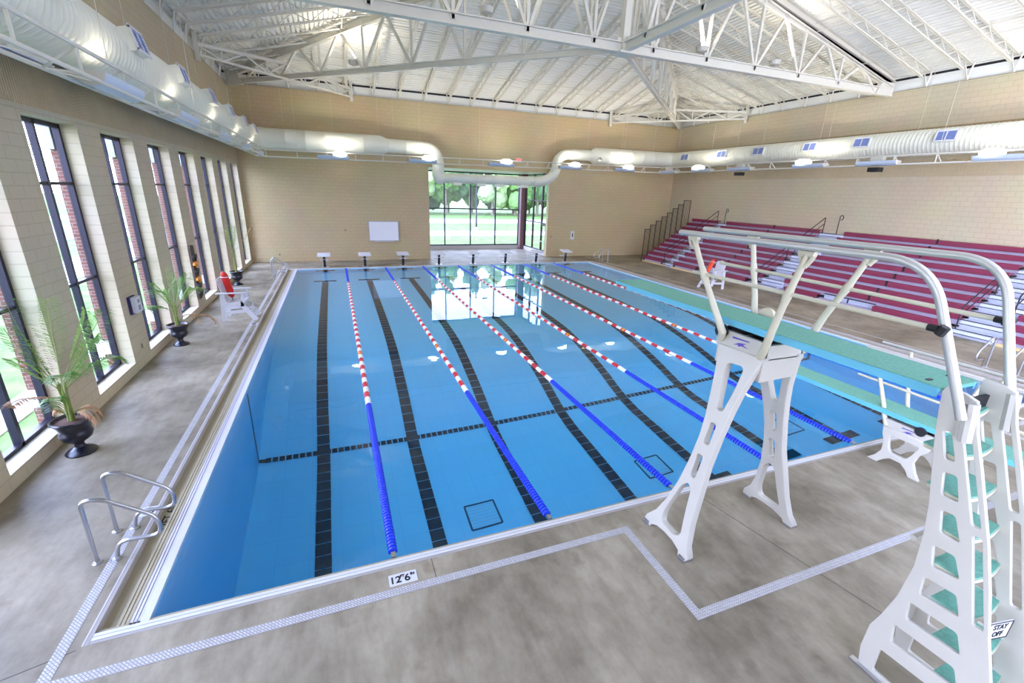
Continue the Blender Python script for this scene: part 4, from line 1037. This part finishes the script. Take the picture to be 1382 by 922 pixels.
for (y, nm) in ((19.6, 'far'), (11.9, 'middle')):
    t = thing('loop_post', (bx_(9)+.1, y, bz_(9)-.16), 'small dark loop-topped post at the top of the %s aisle' % nm, 'post', 'loop posts')
    MB().tube([(0, 0, 0), (0, 0, .75)]+[(0, -.09+.09*math.cos(a_), .85+.12*math.sin(a_)) for a_ in [k*2*PI/10-.6 for k in range(10)]], .02, 6).build('post', DARKM, t, True)
# end guard rails climbing at the far end
t0 = None
for n in range(8):
    x0_ = bx_(n)+.0; zb = 0 if n == 0 else bz_(n)-.1; zt = bz_(n)+1.85
    t = thing('end_guard_panel', (x0_, 22.68, zb), 'barred guard panel at the far end of the bleachers, %s' % ['lowest by the deck', 'second up', 'third up', 'fourth up', 'fifth up', 'sixth up', 'seventh up', 'topmost against the right wall'][n], 'guard rail', 'end guard panels')
    wd = .45 if n < 7 else .62; H = zt-zb
    mb = MB()
    for s_ in (0, wd): mb.box(s_-.018, s_+.018, -.018, .018, 0, H)
    mb.box(0, wd, -.018, .018, H-.035, H); mb.build('frame', DARKM, t)
    mb = MB()
    for k in range(1, 6): mb.box(wd*k/6-.009, wd*k/6+.009, -.01, .01, .02, H-.03)
    mb.build('bars', mat('bar_brown', srgb(96, 84, 72), .5), t)

# ================================================================== high diving stand
LOGO = mat('logo_purple', srgb(96, 78, 170), .5)
def logo(parent, P, s_=1.):
    mb = MB()
    mb.prism([(-.13*s_, .03*s_), (.12*s_, .045*s_), (.13*s_, .06*s_), (-.12*s_, .055*s_)], P, 0, .002)
    mb.prism([(-.10*s_, -.045*s_), (-.02*s_, .0), (.10*s_, .02*s_), (.04*s_, -.01*s_), (.13*s_, -.035*s_), (.03*s_, -.03*s_), (-.02*s_, -.05*s_), (-.03*s_, -.03*s_)], P, 0, .002)
    mb.build('emblem', LOGO, parent)
hs = thing('diving_stand', (7.08, -.85, 0), 'tall cream high-dive stand with splayed pierced legs at the pool edge', 'diving stand')
ox, oy = 7.08, -.85
fl = lambda u, v, w: (6.10+.278*v+w-ox, u-oy, v)
legL = [(-.47, 0), (-.49, .10), (-.61, .26), (-.70, .50), (-.77, .82), (-.80, 1.2), (-.80, 1.5), (-.77, 1.75), (-.72, 2.0), (-.64, 2.35), (-.54, 2.66),
        (-1.20, 2.68), (-1.15, 2.48), (-1.10, 2.2), (-1.08, 1.96), (-1.07, 1.6), (-1.08, 1.2), (-1.13, .84), (-1.18, .45), (-1.25, .17), (-1.33, .06), (-1.30, 0), (-1.20, 0),
        (-1.17, .07), (-1.03, .11), (-.86, .115), (-.72, .10), (-.62, .05), (-.60, .0)]
hl = [rounded([(-.82, .80), (-.92, .90), (-1.0, .84), (-1.05, .55), (-1.12, .24), (-1.02, .16), (-.74, .17), (-.72, .32)], .08),
      rounded([(-.86, 1.30), (-.98, 1.31), (-.99, .97), (-.89, .97)], .06), rounded([(-.86, 1.74), (-.98, 1.75), (-.99, 1.44), (-.88, 1.43)], .06),
      rounded([(-.74, 2.50), (-1.03, 2.53), (-1.02, 2.2), (-.98, 1.90), (-.87, 1.90), (-.80, 2.2)], .09)]
plate('leg', legL, hl, .085, fl, CAST, hs, .01)
fr = lambda u, v, w: (8.02-.225*v+w-ox, u-oy, v)
plate('leg', legL, hl, .085, fr, CAST, hs, .01)
mb = MB()
for x in (6.10, 8.02):
    for y in (-.53, -1.26): mb.box(x-.07-ox, x+.07-ox, y-.06-oy, y+.06-oy, 0, .02); mb.box(x-.05-ox, x+.05-ox, y-.05-oy, y+.05-oy, .02, .05)
split_build(mb, 'foot_bracket', CHROME, hs)
# fulcrum tray
mb = MB()
xa, xb, ya, yb_ = 6.83-ox, 7.46-ox, -1.20-oy, -.46-oy
mb.box(xa-.02, xa+.03, ya, yb_, 2.66, 2.87); mb.box(xb-.03, xb+.02, ya, yb_, 2.66, 2.87); mb.box(xa, xb, ya, ya+.04, 2.66, 2.84); mb.box(xa, xb, yb_-.04, yb_, 2.66, 2.84); mb.box(xa, xb, ya, yb_, 2.64, 2.67)
mb.build('fulcrum_tray', CAST, hs)
mb = MB(); TANF = mat('stand_tan_face', srgb(206, 194, 164), .45)
mb.add([(6.80-ox, ya-.01, 2.66), (7.48-ox, ya-.01, 2.66), (7.40-ox, ya+.03, 2.38), (6.86-ox, ya+.03, 2.36), (6.80-ox, ya+.12, 2.66), (7.48-ox, ya+.12, 2.66), (7.40-ox, ya+.12, 2.38), (6.86-ox, ya+.12, 2.36)],
       [(0, 1, 2, 3), (7, 6, 5, 4), (0, 4, 5, 1), (1, 5, 6, 2), (2, 6, 7, 3), (3, 7, 4, 0)])
mb.box(6.85-ox, 7.42-ox, yb_-.10, yb_, 2.40, 2.66)
split_build(mb, 'crosshead', CAST, hs)
logo(hs, lambda u, v, w: (6.808-ox-w, -u-.84-oy, v+2.765), 1.0)
mb = MB(); mb.box(xa+.06, xb-.06, ya+.15, yb_-.12, 2.68, 2.72); mb.bar((xa, -.62-oy, 2.80), (xb, -.62-oy, 2.80), .03); mb.tube([(xa+.03, -.58-oy, 2.85), (xb-.03, -.58-oy, 2.85)], .065, 14); mb.build('fulcrum_roller', BLACK, hs)
mb = MB(); mb.tube([(xa-.08, -.55-oy, 2.85), (xa-.02, -.55-oy, 2.85)], .085, 18); mb.build('adjusting_wheel', BLACK, hs, True)
MB().tube([(7.50-ox, -.55-oy, 2.97), (7.51-ox, -.55-oy, 2.97), (7.57-ox, -.55-oy, 2.97), (7.60-ox, -.55-oy, 2.97)], [.10, .13, .13, .11], 20).build('wheel_guard', TANF, hs, True)
mb = MB(); mb.tube([(xb+.02, -1.0-oy, 2.82), (xb+.12, -1.05-oy, 2.74), (xb+.10, -1.05-oy, 2.62), (xb-.06, -1.0-oy, 2.56)], .016, 6); mb.build('cable', BLACK, hs)

def board(name, loc, ya, yb_, w, label):
    t = thing(name, loc, label, 'diving board'); x, y, z = loc
    mb = MB(); P = rounded([(-w/2, ya), (w/2, ya), (w/2, yb_), (-w/2, yb_)], .03, 3)
    mb.prism(P, lambda u, v, q: (u, v, q), -.02, 0); mb.build('grit_surface', TEAL, t)
    mb = MB(); mb.prism(rounded([(-w/2-.012, ya+.01), (w/2+.012, ya+.01), (w/2+.012, yb_-.01), (-w/2-.012, yb_-.01)], .03, 3), lambda u, v, q: (u, v, q), -.045, -.006)
    for s_ in (-1, 1): mb.box(s_*w/2-.014, s_*w/2+.014, ya+.02, yb_-.35, -.085, -.03)
    mb.build('board_frame', TEALS, t)
    mb = MB()
    for s_ in (-1, 1): mb.box(s_*.15-.03, s_*.15+.03, ya+.14, ya+.17, .0, .008)
    split_build(mb, 'bolt_slot', DARKM, t)
    return t
board('diving_board', (7.11, -.5, 3.02), -2.34, 2.52, .55, 'teal high diving board, upper of the two boards over the pool')

# railings on the high stand, bolted along it
hr = thing('board_railing', (7.08, -1, 3), 'cream and steel guard railings on both sides of the high board', 'railing'); rx, ry, rz_ = 7.08, -1, 3
def RR(pts): return [(p[0]-rx, p[1]-ry, p[2]-rz_) for p in pts]
RAILC = mat('rail_cream', srgb(204, 197, 172), .35)
posts = [[(6.80, -.54, 2.74), (6.70, -.64, 2.86), (6.63, -.56, 3.08), (6.60, -.28, 3.52), (6.60, .0, 3.96)], [(6.80, -1.16, 2.70), (6.70, -1.27, 2.85), (6.63, -1.36, 3.08), (6.60, -1.47, 3.52), (6.60, -1.58, 3.96)],
         [(7.48, -.40, 2.74), (7.55, -.34, 2.95), (7.56, -.28, 3.2), (7.56, -.18, 3.55), (7.56, -.07, 3.96)], [(7.48, -1.16, 2.70), (7.55, -1.20, 2.95), (7.56, -1.28, 3.2), (7.56, -1.44, 3.55), (7.56, -1.60, 3.96)]]
for pp in posts:
    q = [Vector(p) for p in pp]; path = []
    for a_, b_ in zip(q, q[1:]): path += [a_.lerp(b_, k/4) for k in range(4)]
    path.append(q[-1]); n = len(path)
    rad = [.050-.016*min(1, k/(n*.8)) + (.012 if abs(path[k].z-3.55) < .07 else 0) for k in range(n)]
    mb = MB(); mb.tube(RR(path), rad, 10)
    tp_ = q[-1]
    for s_ in (-1, 1): mb.tube(RR([tp_+Vector((0, 0, -.12)), tp_+Vector((0, s_*.05, -.05)), tp_+Vector((0, s_*.07, .0))]), [.026, .024, .024], 8)
    mb.tube(RR([tp_+Vector((0, -.08, .01)), tp_+Vector((0, .08, .01))]), .034, 8)
    mb.build('railing_post', RAILC, hr, True)
MB().tube(RR(roundpath([(6.6, .27, 4.02), (6.6, -2.62, 4.04), (6.74, -3.06, 2.86)], .34, 10)), .036, 12).build('top_rail', [mat('satin_steel', (.62, .60, .55, 1), .42, .6)], hr, True)
MB().tube(RR(roundpath([(7.56, .85, 4.02), (7.56, -2.66, 4.04), (7.45, -3.05, 2.90)], .34, 10)), .036, 12).build('top_rail', [MATS['satin_steel']], hr, True)
MB().tube(RR([(6.6, -.08, 3.54), (6.6, -2.72, 3.54)]), .022, 10).build('mid_rail', RAILC, hr, True)
MB().tube(RR([(7.56, .42, 3.56), (7.56, -2.72, 3.54)]), .022, 10).build('mid_rail', RAILC, hr, True)
mb = MB()
for x in (6.6, 7.56): mb.tube(RR([(x, -2.72, 3.54), (x, -2.79, 3.54)]), .03, 8); mb.tube(RR([(x, -2.83, 3.57), (x, -2.80, 3.50)]), .036, 8)
split_build(mb, 'rail_clamp', BLACK, hr)

# ------------------------------------------------------------------ stair tower
st = thing('dive_tower_ladder', (7.15, -3.2, 0), 'tall cream high-dive ladder with pierced curved sides and teal treads', 'ladder'); sx, sy = 7.15, -3.2
out = [(-2.97, 0), (-2.94, .21), (-2.95, .5), (-3.0, .69), (-3.06, .99), (-3.09, 1.37), (-3.07, 1.72), (-3.03, 2.0), (-2.96, 2.34), (-2.90, 2.63), (-2.86, 2.9), (-2.85, 3.0), (-2.87, 3.05),
       (-2.99, 3.03), (-3.07, 3.0), (-3.14, 2.75), (-3.25, 2.46), (-3.35, 2.18), (-3.45, 1.9), (-3.56, 1.54), (-3.66, 1.17), (-3.78, .79), (-3.92, .3), (-4.02, 0), (-3.82, 0), (-3.72, .03)]
out = out[:-1]
H_ = [[(-2.94, 2.67), (-3.0, 2.68), (-3.08, 2.47), (-3.01, 2.46)], [(-3.04, 2.33), (-3.13, 2.34), (-3.19, 2.15), (-3.08, 2.14)], [(-3.12, 2.0), (-3.21, 2.01), (-3.29, 1.82), (-3.16, 1.82)],
      [(-3.16, 1.66), (-3.3, 1.67), (-3.37, 1.51), (-3.2, 1.48)], [(-3.19, 1.33), (-3.39, 1.35), (-3.45, 1.19), (-3.2, 1.16)], [(-3.17, 1.01), (-3.48, 1.03), (-3.54, .87), (-3.19, .84)],
      [(-3.14, .69), (-3.54, .71), (-3.60, .55), (-3.16, .51)], [(-3.12, .33), (-3.62, .37), (-3.70, .10), (-3.12, .08)]]
slots = [[(-3.03, 2.78), (-3.10, 2.78), (-3.385, 2.01), (-3.315, 2.0)], [(-3.34, 1.94), (-3.41, 1.95), (-3.63, 1.2), (-3.55, 1.19)]]
def grow(h, f):
    cx = sum(p[0] for p in h)/len(h); cyy = sum(p[1] for p in h)/len(h)
    return [(cx+(p[0]-cx)*f, cyy+(p[1]-cyy)*f) for p in h]
holes = [rounded(grow(h, 1.16), .032) for h in H_]+[rounded(h, .03) for h in slots]
for x in (6.86, 7.43): plate('side_panel', out, holes, .028, lambda u, v, w, x=x: (x+w-sx, u-sy, v), CAST, st, .006)
def y_near(z): 
    pts = [(0, -4.02), (.3, -3.92), (.79, -3.78), (1.17, -3.66), (1.54, -3.56), (1.9, -3.45), (2.18, -3.35), (2.46, -3.25), (2.75, -3.14), (3.0, -3.07)]
    for (a_, ya), (b_, yb_) in zip(pts, pts[1:]):
        if z <= b_: return ya+(yb_-ya)*(z-a_)/(b_-a_)
    return -3.07
for k in range(9):
    z = .18+.33*k; yn = y_near(z)+.17
    if k == 8: z = 2.80
    x0_, x1_ = 6.88-sx, 7.41-sx; n = 8
    front = [(x0_+(x1_-x0_)*i/n, yn-sy-.035*math.sin(PI*i/n)) for i in range(n+1)]
    dp = .24 if k < 8 else .06
    P = front+[(x1_, yn-sy+dp), (x0_, yn-sy+dp)]
    mb = MB(); mb.prism(P, lambda u, v, w, z=z: (u, v, z+w), -.004, .012); tr_ = mb.build('tread', TEAL, st)
    mb = MB(); mb.prism([(u*1.0, v-.008) for u, v in P], lambda u, v, w, z=z: (u, v, z+w), -.035, -.004); mb.build('tread_casting', RAILC, tr_)
mb = MB()
for x in (6.83, 7.46):
    for z in (2.74, 2.86): mb.tube([(x-.03-sx, -3.06-sy, z), (x+.03-sx, -3.06-sy, z)], .014, 8)
    mb.box(x-.03-sx, x+.03-sx, -4.08-sy, -2.9-sy, 0, .025)
split_build(mb, 'bolt', CHROME, st)
mb = MB()
for x in (6.84, 7.45): mb.tube([(x-sx, -3.09-sy, 2.66), (x-sx, -3.05-sy, 2.98)], .05, 10)
split_build(mb, 'rail_socket', CAST, st)
mb = MB()
mb.box(6.88-sx, 7.41-sx, -2.93-sy, -2.90-sy, 2.72, 2.92); mb.build('rear_anchor', BLACK, st)
mb = MB(); mb.box(6.88-sx, 7.41-sx, -3.02-sy, -2.98-sy, .42, .62); mb.tube([(6.88-sx, -3.0-sy, 1.6), (7.41-sx, -3.0-sy, 1.6)], .03, 8); split_build(mb, 'cross_brace', CAST, st)
t = thing('warning_sign', (7.02, -3.645, 1.18), 'small white sign reading STAY OFF hanging on the high-dive ladder', 'sign')
t.rotation_euler = (0, 0, D(-10)); t.scale = (.6, 1, .7)
mb = MB(); mb.box(-.2, .2, -.004, .004, -.13, .13); mb.build('plate', WHITE, t)
for txt, z in (('STAY', .055), ('OFF', -.055)): text_mesh('lettering', txt, .105, lambda u, v, w, z=z: (u, -.006-w, v+z), INK, t, .003)
mb = MB(); mb.box(-.2, -.19, -.008, -.004, -.13, .13); mb.box(.19, .2, -.008, -.004, -.13, .13); mb.box(-.2, .2, -.008, -.004, .12, .13); mb.box(-.2, .2, -.008, -.004, -.13, -.12); mb.build('border', DARKM, t)

# ================================================================== low diving stand
ls = thing('diving_stand', (11.5, -.8, 0), 'low white one-metre diving stand beyond the tall ladder', 'diving stand'); lx, ly = 11.5, -.8
outL = [(-.44, 0), (-.52, .03), (-.62, .10), (-.66, .24), (-.60, .42), (-.50, .58), (-.46, .68), (-1.20, .68), (-1.16, .55), (-1.08, .36), (-1.06, .20), (-1.12, .06), (-1.16, 0), (-1.05, 0), (-1.01, .10), (-.94, .20), (-.84, .215), (-.72, .17), (-.62, .06), (-.57, 0)]
outL = [(-.40, 0), (-.50, .10), (-.57, .24), (-.56, .42), (-.50, .55), (-.48, .68), (-1.21, .68), (-1.18, .55), (-1.08, .42), (-1.05, .26), (-1.12, .10), (-1.20, 0), (-1.06, 0), (-1.0, .09), (-.90, .17), (-.72, .17), (-.62, .09), (-.55, 0)]
hL = [rounded([(-.60, .58), (-1.08, .58), (-1.0, .36), (-.94, .26), (-.68, .26), (-.63, .38)], .06)]
for x in (11.15, 11.85): plate('leg', outL, hL, .05, lambda u, v, w, x=x: (x+w-lx+(.05 if x < 11.5 else -.05)*v, u-ly, v), CAST, ls, .01)
mb = MB(); xa, xb = 11.18-lx, 11.78-lx; ya, yb_ = -1.21-ly, -.47-ly
mb.box(xa-.02, xa+.03, ya, yb_, .66, .83); mb.box(xb-.03, xb+.02, ya, yb_, .66, .83); mb.box(xa, xb, ya, ya+.04, .66, .81); mb.box(xa, xb, yb_-.04, yb_, .66, .81); mb.box(xa, xb, ya, yb_, .64, .68); mb.build('fulcrum_tray', CAST, ls)
logo(ls, lambda u, v, w: (11.158-lx-w, -u-.84-ly, v+.745), .8)
mb = MB(); mb.tube([(xa+.03, -.95-ly, .84), (xb-.03, -.95-ly, .84)], .06, 14); mb.tube([(xa-.04, -1.0-ly, .84), (xa+.02, -1.0-ly, .84)], .08, 16); mb.box(xa+.06, xb-.06, ya+.08, yb_-.3, .69, .74); mb.build('fulcrum_roller', BLACK, ls)
# rear anchor frame of the low board
mb = MB()
for x in (11.2, 11.7): mb.prism(rounded([(-3.1, 0), (-2.7, 0), (-2.8, .86), (-3.0, .86)], .05), lambda u, v, w, x=x: (x+w-lx, u-ly, v), -.02, .02)
mb.box(11.18-lx, 11.72-lx, -2.98-ly, -2.86-ly, .82, .87); mb.build('rear_anchor', CAST, ls)
board('diving_board', (11.45, -.5, .97), -2.4, 2.4, .52, 'teal low diving board, lower of the two boards over the pool')
lr = thing('board_railing', (11.5, -1, 1), 'thin cream guard railings on both sides of the low board', 'railing'); rx, ry, rz_ = 11.5, -1, 1
for pp in ([(11.18, -.50, .70), (11.2, -.42, .84), (11.3, -.30, 1.0), (11.33, -.12, 1.4), (11.33, .10, 1.90)], [(11.18, -1.18, .70), (11.28, -1.24, .9), (11.33, -1.32, 1.3), (11.33, -1.45, 1.90)],
           [(11.80, -.46, .70), (11.92, -.36, .92), (11.95, -.28, 1.2), (11.95, -.14, 1.90)], [(11.80, -1.18, .70), (11.92, -1.22, .9), (11.95, -1.32, 1.3), (11.95, -1.45, 1.90)]):
    q = [Vector(p) for p in pp]; path = []
    for a_, b_ in zip(q, q[1:]): path += [a_.lerp(b_, k/4) for k in range(4)]
    path.append(q[-1]); n = len(path)
    MB().tube(RR(path), [.045-.016*min(1, k/(n*.8)) for k in range(n)], 10).build('railing_post', RAILC, lr, True)
for x, ye in ((11.33, .10), (11.95, .2)):
    MB().tube(RR(roundpath([(x, ye+.15, 1.94), (x, -2.55, 1.94), (x, -3.0, .85)], .3, 8)), .028, 10).build('top_rail', [MATS['satin_steel']], lr, True)
    MB().tube(RR([(x, ye+.16, 1.38), (x, -2.75, 1.36)]), .022, 8).build('mid_rail', RAILC, lr, True)
t = thing('step_stool', (11.45, -3.3, 0), 'low cream steps at the back of the low board', 'steps')
mb = MB()
for s_ in (-.3, .3): mb.prism(rounded([(-.35, 0), (.25, 0), (.25, .62), (.05, .62), (-.35, .2)], .05), lambda u, v, w, s_=s_: (s_+w, u, v), -.02, .02)
mb.build('side_panel', CAST, t)
for u, z in ((-.22, .25), (.08, .55)): mb = MB(); mb.box(-.28, .28, u-.1, u+.14, z, z+.03); mb.build('tread', TEAL, t)

# ================================================================== outside
def grass():
    m = bpy.data.materials.new('lawn'); m.use_nodes = True; t = m.node_tree; p = t.nodes['Principled BSDF']; g = t.nodes.new('ShaderNodeTexCoord')
    n = t.nodes.new('ShaderNodeTexNoise'); n.inputs['Scale'].default_value = 1.2; n.inputs['Detail'].default_value = 10; r = t.nodes.new('ShaderNodeValToRGB')
    r.color_ramp.elements[0].position = .35; r.color_ramp.elements[0].color = srgb(88, 122, 56); r.color_ramp.elements[1].position = .65; r.color_ramp.elements[1].color = srgb(128, 158, 82)
    t.links.new(g.outputs['Object'], n.inputs['Vector']); t.links.new(n.outputs[0], r.inputs[0]); t.links.new(r.outputs[0], p.inputs['Base Color']); p.inputs['Roughness'].default_value = .9
    return m
LAWN = grass(); PATH = mat('outdoor_concrete', srgb(206, 202, 196), .7, var=.05); ROAD = mat('asphalt', srgb(150, 150, 156), .8, var=.06)
mb = MB()
mb.quad((-140, -60, -.12), (XL-.42, -60, -.12), (XL-.42, 170, -.12), (-140, 170, -.12)); mb.quad((XL-.42, YF+.4, -.13), (140, YF+.4, -.13), (140, 170, -.13), (XL-.42, 170, -.13))
o = mb.build('lawn', LAWN); tag(o, 'green lawn around the building', 'lawn', kind='stuff')
mb = MB(); mb.box(-4.6, -3.9, -20, 60, -.12, -.10); mb.box(-12.5, -9.5, -40, 80, -.12, -.09); struct(mb, 'footpath', [PATH], label='pale concrete path outside the left windows')
mb = MB(); mb.box(-24, -17, -60, 140, -.12, -.08); struct(mb, 'road', [ROAD], label='grey road outside the left windows')
mb = MB(); mb.box(-20, 70, 43, 48.5, -.13, -.10); mb.box(-30, 90, 62, 72, -.13, -.10); struct(mb, 'footpath', [PATH], label='pale paths crossing the lawn beyond the window bay')
STONE = mat('pilaster_stone', srgb(220, 216, 210), .6)
SOFF = mat('outdoor_soffit', srgb(176, 182, 192), .6)
for i in range(len(WIN)-1):
    ya, yb_ = WIN[i][1]+.02, WIN[i+1][0]-.02
    t = thing('brick_pilaster', (-3.07, (ya+yb_)/2, 0), 'red brick pilaster outside the left wall, %s' % ('between windows %d and %d counted from the viewer' % (i+1, i+2)), 'pilaster', 'brick pilasters'); h = (yb_-ya)/2
    mb = MB(); mb.box(-.06, .065, -h, h, -.12, .52); mb.box(-.06, .065, -h, h, .86, 5.0); mb.build('brickwork', BRICK, t)
    mb = MB(); mb.box(-.08, .065, -h-.02, h+.02, .52, .86); mb.build('stone_band', STONE, t)
    mb = MB(); mb.box(-.14, .065, -h-.12, h+.12, 5.0, 5.75); mb.build('capital', SOFF, t)
def tree(loc, H, R_, label, group, mcol, seed, bare=False):
    t = thing('tree', loc, label, 'tree', group); rnd = random.Random(seed)
    MB().tube([(0, 0, 0), (.1, 0, H*.4), (0, .1, H*.8)], [H*.018, H*.013, H*.005], 7).build('trunk', mat('bark', srgb(150, 138, 126), .8), t, True)
    bm = bmesh.new()
    for k in range(15):
        a_ = rnd.random()*2*PI; q = rnd.random(); zz = H*(.14+.78*q); rr = R_*(.75-.5*abs(q-.35)); r = R_*.46*(1.2-.5*q)
        mt = Matrix.Translation((rr*math.cos(a_)*.8, rr*math.sin(a_)*.8, zz)) @ Matrix.Diagonal((r, r, r*1.1, 1))
        bmesh.ops.create_icosphere(bm, subdivisions=3, radius=1, matrix=mt)
    for v in bm.verts:
        n_ = noise.noise(v.co*1.1+Vector((seed, 0, 0)))*.5+noise.noise(v.co*3.1)*.45
        v.co += (v.co-Vector((0, 0, H*.6))).normalized()*n_*R_*.35
    me = bpy.data.meshes.new('crown'); bm.to_mesh(me); bm.free(); me.materials.append(mcol)
    o = bpy.data.objects.new('crown', me); COL.objects.link(o); o.parent = t
    return t
TG = [mat('foliage_dark', srgb(88, 120, 80), .9, var=.35, scale=1.6), mat('foliage_mid', srgb(120, 158, 92), .9, var=.3, scale=1.8), mat('foliage_pale', srgb(160, 184, 130), .9, var=.25, scale=1.8)]
n_t = 0
for i in range(44):
    row = i % 2; x = -16+(i//2)*4.9+row*2.4+random.uniform(-.5, .5); y = 86+row*9+random.uniform(-1.5, 1.5)
    k = i % 3
    tree((x, y, -.125), random.uniform(14, 19), random.uniform(3.0, 3.6), '%s tree in the woodland beyond the bay lawn' % ['dark green', 'fresh green', 'pale grey-green'][k], 'trees beyond the bay lawn, '+['dark', 'fresh green', 'pale'][k], TG[k], i)
for i in range(12):
    y = 0+i*8.5; k = i % 3
    tree((-46+random.uniform(-5, 3), y, -.12), random.uniform(7, 10), random.uniform(3, 4.2), '%s tree across the road outside the left windows' % ['dark green', 'fresh green', 'pale grey-green'][k], 'trees across the road, '+['dark', 'fresh green', 'pale'][k], TG[k], 50+i)
t = thing('light_pole', (18.6, 50.5, -.13), 'tall dark light pole standing on the lawn beyond the window bay', 'light pole')
mb = MB(); mb.tube([(0, 0, .3), (0, 0, 9)], [.11, .07], 8); mb.build('pole', DARKM, t); mb = MB(); mb.lathe([(.28, 0), (.28, .3), (.15, .34)], 12); mb.build('base', PATH, t)
mb = MB(); mb.bar((0, 0, 8.8), (1.2, 0, 9.0), .06); mb.box(.9, 1.6, -.15, .15, 8.9, 9.05); mb.build('lamp_head', DARKM, t)
def car(loc, rz, m_, label):
    t = thing('parked_car', loc, label, 'car', None, rz)
    mb = MB(); mb.prism(rounded([(-2.2, .35), (2.2, .35), (2.25, .75), (1.3, .92), (.7, 1.38), (-1.0, 1.40), (-1.7, .95), (-2.2, .9)], .15), lambda u, v, w: (u, w, v), -.85, .85); mb.build('body', m_, t)
    mb = MB(); mb.prism([(-1.45, .95), (1.1, .93), (.62, 1.32), (-.95, 1.34)], lambda u, v, w: (u, w, v), -.87, .87); mb.build('side_windows', BLACK, t)
    for x in (-1.35, 1.35):
        for s_ in (-1, 1): mb = MB(); mb.tube([(x, s_*.88, .33), (x, s_*.68, .33)], .33, 16); mb.build('wheel', BLACK, t)
car((-19.5, 33, -.08), PI/2, mat('car_silver', srgb(180, 184, 192), .3, .5), 'small silver car parked on the road seen through the left windows')
car((9.0, 60, -.13), 0, mat('car_dark', srgb(60, 66, 80), .3, .4), 'small dark car far off at the left edge of the window bay view')
